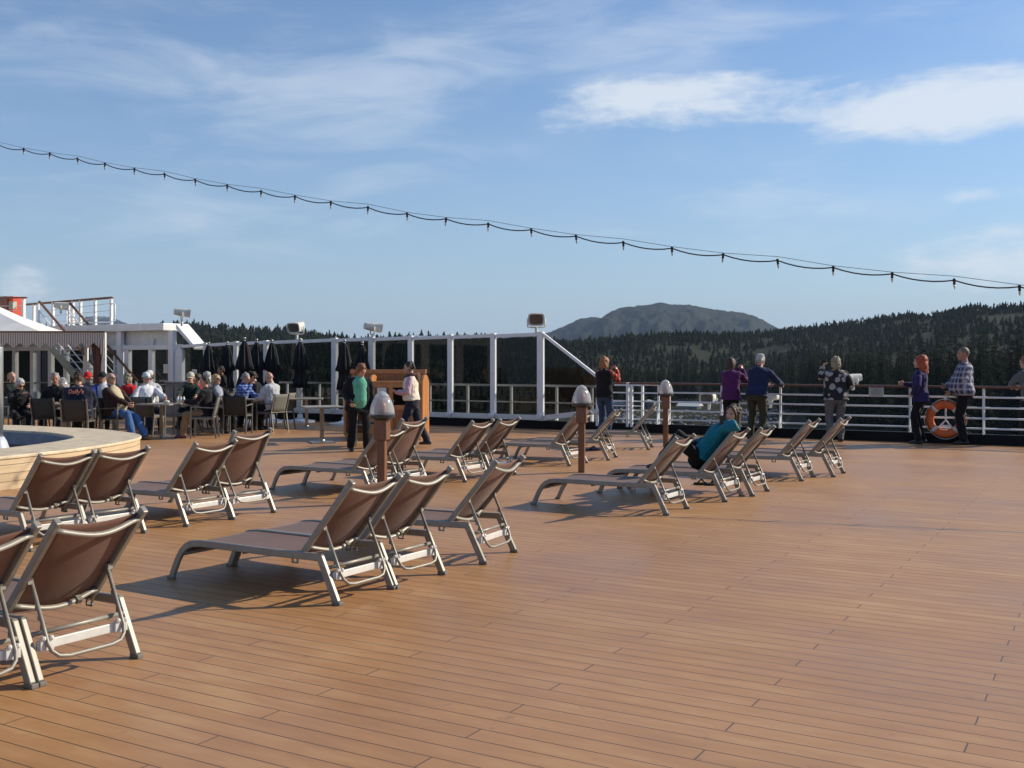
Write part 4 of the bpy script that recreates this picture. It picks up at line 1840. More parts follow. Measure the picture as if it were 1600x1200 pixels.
def bollard(proto, loc, label, h=1.27):
    if proto is None:
        e = empty('deck_lamp', loc, R(-12), label, 'deck lamp', 'wooden deck lamps with glass domes')
        z = h - .30
        b = MB()
        b.box((0, 0, (z - .25) / 2), (.092, .092, z - .25))
        b.build('post', M_TEAKP, e, bevel=.004)
        b = MB()
        b.box((0, 0, z - .135), (.148, .148, .23))
        b.build('post_head', M_TEAKP, e, bevel=.006)
        b = MB()
        b.lathe((0, 0, z), [(.075, -.02), (.145, .0), (.152, .02), (.152, .034), (.13, .04)], 28)
        b.build('rim', M_LRIM, e, 'auto')
        b = MB()
        mod = lambda k, zz: 1 + .018 * (1 if k % 2 else -1)
        P = [(.142, .038), (.138, .075), (.127, .13), (.110, .18), (.088, .225), (.083, .232)]
        b.lathe((0, 0, z), P, 48, mod)
        b.build('dome', M_DOME, e, True)
        b = MB()
        b.lathe((0, 0, z), [(.084, .234), (.070, .262), (.045, .284), (.02, .296), (.004, .30)], 24)
        b.build('dome_cap', M_DOME, e, True)
        b = MB()
        b.lathe((0, 0, z), [(.03, .04), (.045, .08), (.05, .13), (.035, .17), (.012, .18)], 14)
        b.build('lamp_bulb', mat('wood_reflection_bulb', (.65, .30, .16), .35), e, True)  # orange of the wood reflected in the dome, painted on the bulb
        return e
    o = copy_tree(proto)
    o.location = loc
    relabel(o, label)
    return o


bp_ = bollard(None, gp(597, 786), 'nearest wooden deck lamp with a clear ribbed dome, in front of the two standing women')
bollard(bp_, gp(909, 738), 'middle wooden deck lamp, left of the railing gate')
bollard(bp_, gp(1040, 698), 'farthest wooden deck lamp, with its grey dome against the railing')
bollard(bp_, gp(97.5, 679), 'deck lamp with a silvery dome among the diners under the canopy')

# ------------------------------------------------------------------ closed umbrellas
M_UMB = mat('navy_umbrella_cloth', (.008, .009, .013), .85, var=.4, bump=.4, bscale=9)
G_UMB = 'closed umbrellas along the windscreen'


def umbrella(proto, loc, h, label, rz=0.0):
    if proto is None:
        e = empty('closed_umbrella', loc, rz, label, 'umbrella', G_UMB)
        b = MB()
        b.tube([(0, 0, 0), (0, 0, 2.22)], .024, 10)
        b.build('pole', M_WHITE, e, True)
        b = MB()
        b.lathe((0, 0, 0), [(.27, 0), (.27, .05), (.12, .08), (.05, .12), (.045, .22)], 20)
        b.build('base', M_WHITE, e, 'auto')
        b = MB()
        mod = lambda k, z: 1 + .30 * math.cos(k * 2 * PI / 5) * (1 if z < 2.05 else .3) + .06 * math.sin(k * 1.7 + z * 9)
        b.lathe((0, 0, 0), [(.05, .95), (.115, .94), (.10, 1.10), (.075, 1.30), (.072, 1.42), (.125, 1.46), (.105, 1.62), (.085, 1.82), (.060, 2.04), (.028, 2.20), (.01, 2.24)], 40, mod)
        b.build('canopy', M_UMB, e, True)
        b = MB()
        b.ell((0, 0, 2.27), (.026, .026, .035))
        b.build('finial', M_STEEL, e, True)
        return e
    o = copy_tree(proto)
    o.location = loc
    o.rotation_euler = (0, 0, rz)
    relabel(o, label)
    return o


UM = [(469, 530, 21.6, 'closed navy umbrella standing alone under the left facing floodlight'),
      (326, 536, 20.9, 'first closed navy umbrella from the deckhouse'),
      (355, 535, 21.3, 'second closed navy umbrella from the deckhouse, right of a glass panel post'),
      (382, 528.5, 20.3, 'left of three closed navy umbrellas standing close together'),
      (401, 531, 20.9, 'middle of three closed navy umbrellas standing close together'),
      (425, 532, 21.2, 'right of three closed navy umbrellas standing close together'),
      (538, 532, 21.2, 'closed navy umbrella left of the wooden cabinet and the woman in mint'),
      (566, 535, 21.7, 'closed navy umbrella behind the head of the woman in mint')]
up0 = None
for i, (px, py, n, lab) in enumerate(UM):
    p = ep(px, py, n)
    s = p.z / 2.27
    o = umbrella(up0, Vector((p.x, p.y, 0)), 2.2, lab, i * 1.1)
    o.scale = (s * 1.55, s * 1.55, s)
    if up0 is None:
        up0 = o

# ------------------------------------------------------------------ towel cabinet
CP = gp(618, 686.5)
tcab = empty('towel_cabinet', CP, R(-8), 'orange brown wooden towel cabinet with arched ends and open shelves', 'cabinet')
M_CAB = boards_mat('cabinet_boards', 'X', .062, (.40, .155, .045), (.29, .105, .030), seam=(.09, .03, .012), rough=.4, gap=.05, stretch=(3, 3, .5))
M_CABF = mat('cabinet_frame_wood', (.46, .19, .060), .38, var=.25, vscale=6, stretch=(3, 3, .6))
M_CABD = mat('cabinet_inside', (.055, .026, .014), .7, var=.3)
hw, dpth = .53, .62


def cb(name, c, s, m, parent=tcab, bev=.006):
    b = MB()
    b.box(c, s)
    return b.build(name, m, parent, bevel=bev)


# right unit, front at y=0
cb('plinth', (0, dpth / 2, .05), (2 * hw, dpth - .04, .10), M_CABF)
for x in (-hw + .045, -.10, hw - .045):
    cb('stile', (x, .02, .64), (.085, .04, 1.08), M_CABF)
cb('top_rail', (0, .024, 1.12), (2 * hw - .01, .034, .09), M_CABF)
cb('middle_rail', (0, .024, .66), (2 * hw - .01, .034, .10), M_CABF)
cb('bottom_rail', (0, .024, .16), (2 * hw - .01, .034, .12), M_CABF)
cb('lower_panel', (-.30, .045, .41), (.40, .02, .44), M_CAB)
cb('lower_panel', (.20, .045, .41), (.56, .02, .44), M_CAB)
cb('upper_panel', (-.30, .045, .89), (.40, .02, .40), M_CAB)
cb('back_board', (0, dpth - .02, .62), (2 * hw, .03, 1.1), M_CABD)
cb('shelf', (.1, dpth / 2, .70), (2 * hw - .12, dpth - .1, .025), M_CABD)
cb('counter_top', (0, dpth / 2, 1.185), (2 * hw + .02, dpth, .04), M_CABF)


def arch(x, name='arched_end', z0=.10):
    b = MB()
    pts = [(x, 0, z0), (x, dpth, z0), (x, dpth, 1.06)]
    for k in range(13):
        a = PI * k / 12
        pts.append((x, dpth / 2 + dpth / 2 * math.cos(a), 1.10 + .24 * math.sin(a)))
    pts.append((x, 0, 1.06))
    b.prism(pts, (0, 0, 0), (.045, 0, 0))
    b.build(name, M_CABF, tcab, bevel=.006)


arch(hw + .001)
arch(-hw - .046)
# left unit, mostly behind the woman, and the tall back
cb('tall_back', (-.33, dpth + .05, .74), (1.62, .05, 1.28), M_CAB)
cb('crown_rail', (-.33, dpth + .04, 1.40), (1.66, .09, .09), M_CABF)
cb('left_side', (-1.12, dpth / 2 + .1, .62), (.05, dpth, 1.1), M_CABF)
cb('left_base', (-.84, dpth / 2, .06), (.52, dpth - .1, .12), M_CABF)
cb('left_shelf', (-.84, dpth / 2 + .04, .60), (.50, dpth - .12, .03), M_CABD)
pn = MB()
pn.box((-.29, -.006, .95), (.19, .008, .24))
o = pn.build('paper_notice', M_PAPER)
o.location = CP
o.rotation_euler = (0, 0, R(-8))
tag(o, 'white paper notice on the front of the wooden towel cabinet', 'notice')
for k in range(7):
    q = MB()
    q.box((-.29 + .006 * (k % 2), -.0115, 1.04 - .03 * k), (.15 - .02 * (k % 3), .003, .010))
    q.build('print_line', mat('faint_print', (.55, .55, .54), .8), o)

# ------------------------------------------------------------------ tables and chairs
M_CHAIR = mat('chair_frame_metal', (.20, .19, .165), .4, .4, var=.12)
M_WICK = mat('olive_grey_wicker', (.15, .145, .12), .7, var=.22, vscale=60, bump=.5, bscale=120)
M_WICKD = mat('dark_wicker', (.036, .034, .031), .7, var=.25, vscale=60, bump=.5, bscale=120)
M_TTOP = mat('table_top', (.32, .28, .22), .35, var=.2, vscale=5)


def chair(mw, name='deck_chair'):
    """faces local +x, seat centre above the origin"""
    e = empty(name, (0, 0, 0), 0, '', 'chair', 'chairs in the open air cafe')
    b = MB()
    b.box((0, 0, .44), (.46, .47, .035))
    b.build('seat', mw, e, bevel=.012)
    rows = []
    for i in range(6):
        k = i / 5
        rows.append([Vector((-.22 - .10 * k - .02 * math.sin(PI * j / 6), -.235 + .47 * j / 6, .46 + .40 * k)) for j in range(7)])
    b = MB()
    b.sheet(rows, .02, (-1, 0, .2))
    b.build('backrest', mw, e, True)
    for s in (-1, 1):
        b = MB()
        b.bar((.225, s * .25, 0), (.215, s * .25, .655), .028, .028, (1, 0, 0))
        b.build('front_leg', M_CHAIR, e)
        b = MB()
        b.bar((-.29, s * .25, 0), (-.225, s * .25, .46), .028, .032, (1, 0, 0))
        b.bar((-.225, s * .25, .45), (-.325, s * .25, .87), .026, .026, (1, 0, 0))
        b.build('rear_leg', M_CHAIR, e)
        b = MB()
        b.bar((-.27, s * .25, .64), (.235, s * .25, .665), .042, .022)
        b.build('armrest', M_CHAIR, e)
        b = MB()
        b.bar((-.25, s * .25, .42), (.22, s * .25, .42), .022, .026)
        b.build('seat_rail', M_CHAIR, e)
    return e


CH = {'light': chair(M_WICK), 'dark': chair(M_WICKD)}
CHU = set()


def put_chair(kind, p, facing, label):
    pr = CH[kind]
    o = pr if kind not in CHU else copy_tree(pr)
    CHU.add(kind)
    o.location = p
    o.rotation_euler = (0, 0, R(facing))
    return relabel(o, label)


TBP = [None]


def table(p, label, rz=0.0, h=.73, w_=.78):
    if TBP[0] is None:
        e = empty('pedestal_table', p, rz, label, 'table', 'square pedestal tables')
        b = MB()
        b.box((0, 0, .715), (w_, w_, .03))
        b.build('table_top', M_TTOP, e, bevel=.006)
        b = MB()
        b.bar((0, 0, .03), (0, 0, .70), .075, .075, (1, 0, 0))
        b.build('column', mat('bronze_steel', (.30, .25, .18), .35, .6, var=.15), e, bevel=.004)
        b = MB()
        b.box((0, 0, .012), (.46, .46, .024))
        b.lathe((0, 0, .02), [(.15, 0), (.06, .03), (.05, .05)], 12)
        b.build('base', M_STEEL, e)
        TBP[0] = e
        return e
    o = copy_tree(TBP[0])
    o.location = p
    o.rotation_euler = (0, 0, rz)
    return relabel(o, label)


table(gp(503, 692), 'empty pedestal table nearest the woman in mint', R(20))
table(gp(479, 669), 'empty pedestal table just behind the nearest empty one', R(8))
table(gp(253, 684), 'pedestal table between the man in brown and the woman with tan trousers', R(-12))
table(at(395, 25.3), 'table where the man in blue checks leans on his hand', R(6))
table(at(338, 24.6), 'table in front of the blonde woman with sunglasses', R(4))
table(at(300, 25.6), 'table in front of the man in the beige cap', R(-10))
table(at(160, 22.6), 'table behind the man in brown, in front of the man in bright blue', R(0))
table(at(62, 23.6), 'dark table beside the woman resting her cheek on her hand', R(8))
table(at(104, 22.4), 'table between the grey haired man in black and the man with lettering on his jacket', R(3))

# things on the tables
def tumbler(p, label, m=M_TUMBLER, r=.033, h=.12):
    b = MB()
    b.lathe(p, [(r * .8, 0), (r, h), (r * .93, h), (r * .74, .008)], 14)
    tag(b.build('drinking_glass', m, None, True), label, 'glass')


T1 = gp(253, 684)
tumbler(T1 + Vector((-.26, -.2, .732)), 'small glass on the table beside the man in brown')
tumbler(T1 + Vector((.22, .15, .732)), 'clear glass near the right corner of the same table', h=.10)
b = MB()
b.ell(T1 + Vector((.08, .05, .762)), (.07, .06, .035))
tag(b.build('napkin', mat('crumpled_napkin', (.62, .60, .5), .9, bump=.6), None, True), 'crumpled pale napkin on the table of the man in brown', 'napkin')
cad = empty('condiment_caddy', T1 + Vector((.30, .32, .732)), R(20), 'wire condiment caddy on the table of the man in brown', 'caddy')
for x in (-.06, .0, .06):
    b = MB()
    b.lathe((x, 0, 0), [(.024, 0), (.026, .09), (.016, .11), (.014, .13)], 10)
    b.build('shaker', M_WHITE, cad, True)
b = MB()
b.tube([(-.1, -.04, .05), (.1, -.04, .05), (.1, .04, .05), (-.1, .04, .05)], .005, 5, closed=True)
b.build('wire_ring', M_STEEL, cad)
tumbler(at(160, 22.6, .732) + Vector((.1, -.1, 0)), 'tall clear glass on the table of the man in bright blue', h=.17)
b = MB()
b.box(at(64, 23.4, .737), (.24, .16, .012), Matrix.Rotation(.3, 3, 'Z'))
tag(b.build('menu_card', M_PAPER), 'white card lying on the dark table at the far left', 'card')

# empty chairs
put_chair('light', at(233, 22.9), 78, 'empty pale wicker chair seen from behind, in front of the man in white')
put_chair('dark', at(372, 23.5), 88, 'empty dark wicker chair seen from behind, right of the blonde woman')
put_chair('dark', at(78, 21.9), 84, 'dark wicker chair seen from behind, left of the jacket with red lettering')
put_chair('light', at(437, 25.6), 165, 'empty wicker chair at the right end of the cafe tables')
put_chair('light', at(405, 26.3), 20, 'pale chair whose tilted back shows left of the bald man')
put_chair('light', at(288, 23.6), 200, 'pale chair back just left of the woman with tan trousers')
put_chair('light', at(55, 24.0), 195, 'grey chair at the left table, its back angled to the right')
put_chair('dark', at(582, 20.2), 165, 'dark chair with pale legs partly hidden behind the woman in mint')

# ------------------------------------------------------------------ life ring
lr = empty('life_ring', ep(1477, 690, NE - .14), SA, 'orange life ring with white straps hung on the railing', 'life ring')
LZ = EYE + (HZ - 655) / F * lr.location.y
lr.location.z = LZ
Rm, rt_ = .288, .078
M_ORNG = mat('orange_life_ring', (.72, .13, .022), .55, var=.14, vscale=5)
b = MB()
b.tube([(Rm * math.cos(2 * PI * k / 40), 0, Rm * math.sin(2 * PI * k / 40)) for k in range(40)], rt_, 14, .78, up=(0, 1, 0), closed=True)
b.build('ring', M_ORNG, lr, True)
M_STRAP = mat('white_strap', (.66, .64, .60), .7, var=.1)
for a in (45, 135, 225, 315):
    b = MB()
    a0 = R(a)
    pts = [(Rm * math.cos(a0 + R(d_)), 0, Rm * math.sin(a0 + R(d_))) for d_ in (-6, 6)]
    b.tube(pts, rt_ * 1.05, 14, .78, up=(0, 1, 0))
    b.build('strap', M_STRAP, lr, True)
b = MB()
pts = []
for k in range(41):
    a0 = 2 * PI * k / 40
    rr2 = Rm + rt_ + .002 + .022 * abs(math.cos(2 * a0))
    pts.append((rr2 * math.cos(a0), 0, rr2 * math.sin(a0)))
b.tube(pts[:-1], .0065, 6, closed=True)
b.build('grab_line', M_STRAP, lr, True)
hk = empty('life_ring_holder', lr.location + Vector((0, 0, 0)), SA, 'white pipe holder carrying the orange life ring', 'holder')
b = MB()
b.tube([(0, .05, .42), (0, .05, -.02), (-.17, .05, -.22)], .016, 6)
b.tube([(0, .05, -.02), (.17, .05, -.22)], .016, 6)
b.tube([(-.17, .05, -.22), (.17, .05, -.22)], .016, 6)
b.tube([(-.09, .05, -.13), (.09, .05, -.13)], .014, 6)
b.build('frame', M_WHITE, hk, True)
b = MB()
b.ell((0, .02, .40), (.035, .05, .04))
b.build('hook', M_WHITE, hk, True)

# ------------------------------------------------------------------ string lights
BX = [37, 78, 121, 164, 210, 257, 305, 355, 408, 461, 517, 575, 636, 697, 763, 830, 900, 974, 1050, 1130, 1215, 1302, 1394, 1491, 1593]
BY = [233, 240, 248, 256, 264, 272, 281, 290, 299, 307, 316, 324, 334, 342, 350, 359, 369, 379, 388, 398, 407, 418, 428, 438, 448]
ks = list(range(-5, 30))
kk = np.arange(25)
cy = np.polyfit(kk, BY, 4)
Y0 = 19.8
SP = []
for k in ks:
    px = (37 + 40.0 * k) / (1 - .015587 * k) if not 0 <= k < 25 else BX[k]
    y = Y0 * (1 - .015587 * k)
    if 0 <= k < 25:
        py = BY[k]
    else:
        py = BY[0] + 7.2 * k if k < 0 else BY[24] + 10.5 * (k - 24)
    SP.append(at(px, y, EYE + (HZ - py) / F * y))
sl_ = empty('string_lights', SP[16], 0, 'black cable of small festoon bulbs strung across the sky', 'string lights')
s0 = SP[16].copy()
b = MB()
pts = []
for a, c in zip(SP[:-1], SP[1:]):
    for j in range(6):
        q = j / 6
        pts.append(a.lerp(c, q) - s0 - Vector((0, 0, .045 * 4 * q * (1 - q))))
b.tube(pts, .0085, 6)
M_CABLE = mat('black_cable', (.012, .012, .014), .6)
b.build('cable', M_CABLE, sl_, True)
b = MB()
b.tube([p - s0 + Vector((0, 0, .022 + (.028 * (i % 3 == 1)) )) for i, p in enumerate(SP)], .0035, 5)
b.build('support_wire', M_CABLE, sl_, True)
hm = bm2 = None
for i, p in enumerate(SP):
    if hm is None:
        b = MB()
        b.lathe((0, 0, 0), [(.016, .03), (.026, .012), (.024, -.01), (.020, -.03), (.022, -.065), (.016, -.07)], 10)
        h_ = b.build('lamp_holder', M_CABLE, sl_, True)
        b = MB()
        b.lathe((0, 0, 0), [(.011, -.068), (.017, -.085), (.017, -.105), (.010, -.13), (.003, -.145)], 10)
        bl = b.build('bulb', mat('warm_bulb_glass', (.62, .56, .46), .2, trans=.5), h_, True)
        hm, bm2 = h_, bl
    else:
        h_ = hm.copy()
        col.objects.link(h_)
        bl = bm2.copy()
        col.objects.link(bl)
        bl.parent = h_
    h_.location = p - s0
    h_.scale = (.76, .76, .76)
    h_.rotation_euler = (random.uniform(-.12, .12), random.uniform(-.12, .12), 0)

# ------------------------------------------------------------------ footwear on the deck
def sandal(p, rz, label, m1, m2, s=1.0):
    e = empty('flip_flop', p, rz, label, 'sandal', 'footwear left on the deck')
    b = MB()
    out = [(-.13, -.028), (-.13, .028), (-.06, .032), (.02, .036), (.08, .046), (.125, .036), (.14, 0), (.125, -.036), (.08, -.046), (.02, -.036), (-.06, -.032)]
    b.prism([(x * s, y * s, .004) for x, y in out], (0, 0, 0), (0, 0, .022 * s))
    b.build('sole', m1, e, bevel=.004)
    b = MB()
    b.tube([(.085 * s, 0, .028), (.05 * s, -.02 * s, .065 * s), (-.01 * s, -.038 * s, .03)], .010 * s, 6)
    b.tube([(.085 * s, 0, .028), (.05 * s, .02 * s, .065 * s), (-.01 * s, .038 * s, .03)], .010 * s, 6)
    b.build('strap', m2, e, True)


M_SOLE = mat('dark_sole', (.035, .028, .024), .7, var=.2)
M_NAVYP = mat('navy_rubber', (.012, .014, .05), .5, var=.2)
sandal(gp(1102, 757.5), R(165), 'left of the dark sandals under the lounger of the woman in teal', M_SOLE, M_DARKP, 1.1)
sandal(gp(1121, 758), R(200), 'right of the dark sandals under the lounger of the woman in teal', M_SOLE, M_DARKP, 1.1)
sandal(gp(923, 704), R(10), 'single navy rubber shoe on the deck by the middle lamp post', M_NAVYP, M_NAVYP, 1.2)
# ------------------------------------------------------------------ people
REM = []       # (object, voxel, smooth iterations)
SKIN = mat('skin', (.52, .29, .205), .5, var=.10, vscale=12, spec=.4)
SKINT = mat('tanned_skin', (.40, .20, .13), .5, var=.12, vscale=12, spec=.4)
M_EYE = mat('eye_dark', (.02, .015, .012), .25)
M_LIP = mat('lip', (.36, .12, .10), .5)
M_SUNG = mat('sunglasses_plastic', (.008, .008, .009), .15)
M_SHOE = mat('dark_shoe', (.03, .027, .025), .55, var=.2)
M_SHOEB = mat('tan_shoe', (.22, .13, .075), .6, var=.2)
HAIR = {}


def hair_mat(name, c, c2):
    m = mat('hair_' + name, c, .55, var=.5, vscale=30, c2=c2, bump=1.0, bscale=70, stretch=(1, 1, .35), spec=.5)
    return m


H_AUB = hair_mat('auburn', (.30, .12, .04), (.14, .05, .018))
H_RED = hair_mat('red', (.50, .10, .035), (.24, .035, .015))
H_BRN = hair_mat('brown', (.085, .042, .022), (.035, .018, .011))
H_DRK = hair_mat('dark', (.035, .027, .022), (.012, .010, .009))
H_GRY = hair_mat('grey', (.34, .32, .295), (.19, .18, .165))
H_WHT = hair_mat('white', (.58, .57, .54), (.36, .35, .33))
H_BLD = hair_mat('blonde', (.58, .40, .18), (.34, .21, .09))
H_GBL = hair_mat('ash_blonde', (.40, .33, .22), (.20, .16, .11))
H_GBR = hair_mat('greying_brown', (.20, .16, .12), (.10, .08, .06))
H_RBL = hair_mat('reddish_blonde', (.46, .20, .07), (.25, .10, .035))

TORSO = [(-.13, .10, .085, 0), (-.07, .152, .108, -.012), (.0, .165, .116, -.012), (.08, .152, .106, 0), (.15, .142, .098, .005), (.25, .152, .106, .01),
         (.34, .166, .112, .01), (.42, .168, .100, 0), (.465, .140, .082, -.005), (.505, .085, .066, -.01), (.535, .058, .056, 0)]


def ik(a, c, l1, l2, pole):
    a, c = Vector(a), Vector(c)
    d = c - a
    L = d.length
    if L > (l1 + l2) * .995:
        c = a + d.normalized() * (l1 + l2) * .995
        d = c - a
        L = d.length
    x = (l1 * l1 - l2 * l2 + L * L) / (2 * L)
    h = math.sqrt(max(0, l1 * l1 - x * x))
    dn = d.normalized()
    p = Vector(pole)
    p = p - dn * p.dot(dn)
    p.normalize()
    return a + dn * x + p * h, c


def ering(c, ax, ay, rx, ry, n=16):
    return [c + ax * (math.cos(2 * PI * k / n) * rx) + ay * (math.sin(2 * PI * k / n) * ry) for k in range(n)]


def hand(b, W, f, palm, out, curl=.55, spread=1.0):
    """palm, four bent fingers and a thumb; f along the forearm, palm = palm side normal, out = thumb side"""
    f = f.normalized()
    palm = (palm - f * palm.dot(f)).normalized()
    out = (out - f * out.dot(f) - palm * out.dot(palm)).normalized()
    b.loft([ering(W - f * .03, out, palm, .026, .020, 10), ering(W, out, palm, .028, .018, 10), ering(W + f * .035, out, palm, .037, .016, 10),
            ering(W + f * .08, out, palm, .041, .014, 10), ering(W + f * .097, out, palm, .036, .009, 10)])
    for i, (o, ln) in enumerate(((.030, .074), (.0105, .083), (-.0105, .077), (-.030, .060))):
        p = W + f * .085 + out * o * spread
        pts = [p]
        ang = .12
        for k, sg in enumerate((.42, .33, .25)):
            ang += curl * (.75 + .12 * i)
            dv = f * math.cos(ang) + palm * math.sin(ang)
            p = p + dv * ln * sg
            pts.append(p)
        b.limb(pts, [.0098, .0094, .0086, .0074], 8)
    p = W + f * .028 + out * .030
    q = p + (out * .65 + f * .7 + palm * .15).normalized() * .042
    r_ = q + (f * .8 + out * .1 + palm * (.3 + curl * .5)).normalized() * .034
    b.limb([p, q, r_], [.0125, .0108, .0086], 8)


def person(label, pos, facing, H, top, bottom, shoes=None, pelvis=None, lean=0.0, side=0.0, head=(0, 0), hl=None, hr=None, feet=None, lp=None, rp=None, kp=None,
           hair=('short', H_BRN), cap=None, glasses=False, belly=0.0, wide=1.0, inner=None, sleeves=None, skin=None, face=True, hem=-.09, curl=.6, palm=None,
           loose=1.15, lettering=None, collar=None, shorts=False, phone=None, group=None, twist=0.0):
    k = H / 1.75
    skin = skin or SKIN
    shoes = shoes or M_SHOE
    e = empty('person', pos, R(facing - 90), label, 'person', group)
    P = Vector(pelvis) if pelvis else Vector((0, 0, .955))
    Rl = Matrix.Rotation(-R(lean), 3, 'X') @ Matrix.Rotation(R(side), 3, 'Y')
    Rt = Rl @ Matrix.Rotation(R(twist), 3, 'Z')
    up, fw, rt = Rl @ Vector((0, 0, 1)), Rt @ Vector((0, 1, 0)), Rt @ Vector((1, 0, 0))
    Nk = P + up * .53
    sh_ = {s: P + up * .452 + rt * (.178 * wide * s) for s in (-1, 1)}
    d0 = {-1: hl, 1: hr}
    poles = {-1: lp, 1: rp}
    arms = {}
    for s in (-1, 1):
        tgt = d0[s]
        if tgt is None:
            tgt = sh_[s] + Vector((s * .075, .06, -.53))
        el_, wr = ik(sh_[s], tgt, .29, .262, poles[s] or (s * .5, -.6, -.6))
        arms[s] = (el_, wr)
    if feet is None:
        feet = [(-.10, .02, .085), (.10, -.02, .085)]
    legs = {}
    for s, ft in zip((-1, 1), feet):
        hip = P + Vector((s * .088 * wide, 0, -.02))
        kn, an = ik(hip, ft, .435, .435, (kp or {}).get(s, (s * .10, 1, .05)))
        legs[s] = (hip, kn, an)
    S = lambda p: Vector(p) * k

    def torso(b, g, t0=-.2, t1=.6, bel=belly, front=0.0, rxm=1.0, gz=1.0):
        rings = []
        for t_, rx, ry, yo in TORSO:
            if t_ < t0 - 1e-6 or t_ > t1:
                continue
            bl = bel * max(0, 1 - abs(t_ - .10) / .26)
            nk = .55 if t_ > .5 else 1
            rings.append(ering(P + up * t_ + fw * (yo + bl * .6 + front), rt, fw, (rx * wide * rxm + bl * .45 + g * nk), (ry + bl * .75 + g * nk)))
        b.loft([[S(p) for p in q] for q in rings])

    def arm(b, rs, s, end=1.0):
        el_, wr = arms[s]
        w2 = el_.lerp(wr, end)
        b.limb([S(p) for p in (sh_[s] - rt * s * .035 - up * .012, sh_[s].lerp(el_, .4), el_, el_.lerp(w2, .45), w2)], [x * k for x in rs], 12)

    def leg(b, rs, s, end=1.0):
        hip, kn, an = legs[s]
        a2 = kn.lerp(an, end)
        b.limb([S(p) for p in (hip, hip.lerp(kn, .4), kn, kn.lerp(a2, .4), a2)], [x * k for x in rs], 14)

    # head frame
    Rh = Rl @ Matrix.Rotation(R(lean) * .75, 3, 'X') if abs(lean) > 12 else Rl
    Rh = Rh @ Matrix.Rotation(R(head[0]), 3, 'Z') @ Matrix.Rotation(-R(head[1]), 3, 'X')
    hu, hf, hx = Rh @ Vector((0, 0, 1)), Rh @ Vector((0, 1, 0)), Rh @ Vector((1, 0, 0))
    C = Nk + up * .055 + hu * .085 + hf * .020
    hp = lambda x, y, z: S(C + hx * x + hf * y + hu * z)
    hM = Matrix((hx, hf, hu)).transposed()

    # ---------------- body: one continuous surface
    b = MB()
    torso(b, -.010, -.08)
    for s in (-1, 1):
        arm(b, [.044, .040, .032, .033, .026], s)
        leg(b, [.080, .074, .052, .050, .036], s)
        ft = legs[s][2]
        b.ell(S(ft + Vector((0, .05, -.045))), (.036 * k, .105 * k, .034 * k))
    b.limb([S(Nk - up * .03), S(Nk + up * .04), S(C - hu * .04)], [.060 * k, .054 * k, .052 * k], 14)
    b.ell(hp(0, -.008, .015), (.075 * k, .094 * k, .106 * k), hM, 18, 12)
    b.loft([[hp(math.cos(2 * PI * j / 14) * rx, yo + math.sin(2 * PI * j / 14) * ry, z) for j in range(14)]
            for z, rx, ry, yo in ((-.118, .022, .022, .062), (-.105, .040, .040, .050), (-.075, .054, .062, .032), (-.035, .066, .078, .014), (.0, .072, .088, .004), (.05, .07, .086, .0))])
    b.loft([[hp(math.cos(2 * PI * j / 8) * rx, yo + math.sin(2 * PI * j / 8) * ry, z) for j in range(8)]
            for z, rx, ry, yo in ((-.042, .008, .008, .094), (-.036, .018, .016, .100), (-.022, .014, .017, .101), (.01, .009, .012, .092), (.03, .010, .010, .084))])
    b.ell(hp(0, .082, .034), (.052 * k, .014 * k, .010 * k), hM, 10, 6)
    for s in (-1, 1):
        b.ell(hp(s * .076, -.008, -.004), (.011 * k, .021 * k, .033 * k), hM, 8, 6)
        el_, wr = arms[s]
        f = wr - el_
        pn = Vector(palm[s]) if palm and s in palm else Vector((-s, .2, -.1))
        ou = (f.cross(pn)) * (1 if s > 0 else -1)
        if ou.y + ou.z * .5 < 0 and not (palm and s in palm):
            ou = -ou
        hb_ = MB()
        hand(hb_, wr, f, pn, ou, curl)
        b.add([S(p) for p in hb_.v], hb_.f)
    o = b.build('body', skin, e, True)
    REM.append((o, .0085, 2))
    if face:
        for s in (-1, 1):
            b = MB()
            b.ell(hp(s * .031, .083, .014), (.013 * k, .008 * k, .0075 * k), hM, 8, 6)
            b.build('eye', M_EYE, e, True)
        b = MB()
        b.ell(hp(0, .090, -.066), (.024 * k, .009 * k, .007 * k), hM, 10, 6)
        b.build('mouth', M_LIP, e, True)
    if glasses:
        b = MB()
        for s in (-1, 1):
            b.ell(hp(s * .033, .096, .014), (.029 * k, .010 * k, .020 * k), hM, 10, 6)
            b.tube([hp(s * .060, .088, .018), hp(s * .082, .02, .016), hp(s * .082, -.01, .010)], .004, 5)
        b.tube([hp(-.02, .102, .018), hp(.02, .102, .018)], .004, 5)
        b.build('sunglasses', M_SUNG, e, True)

    # ---------------- hair
    kind, hm_ = hair
    rg_ = random.Random(hash(label) % 1000 if False else len(label) * 7)
    b = MB()
    if kind == 'crop':
        b.ell(hp(0, -.016, .026), (.079 * k, .094 * k, .100 * k), hM, 18, 12)
    elif kind != 'bald':
        b.ell(hp(0, -.022, .030), (.083 * k, .096 * k, .104 * k), hM, 18, 12)
    else:
        for s in (-1, 1):
            b.limb([hp(s * .076, .0, -.02), hp(s * .070, -.05, -.02), hp(s * .03, -.098, -.02)], [.012 * k, .016 * k, .016 * k], 8)
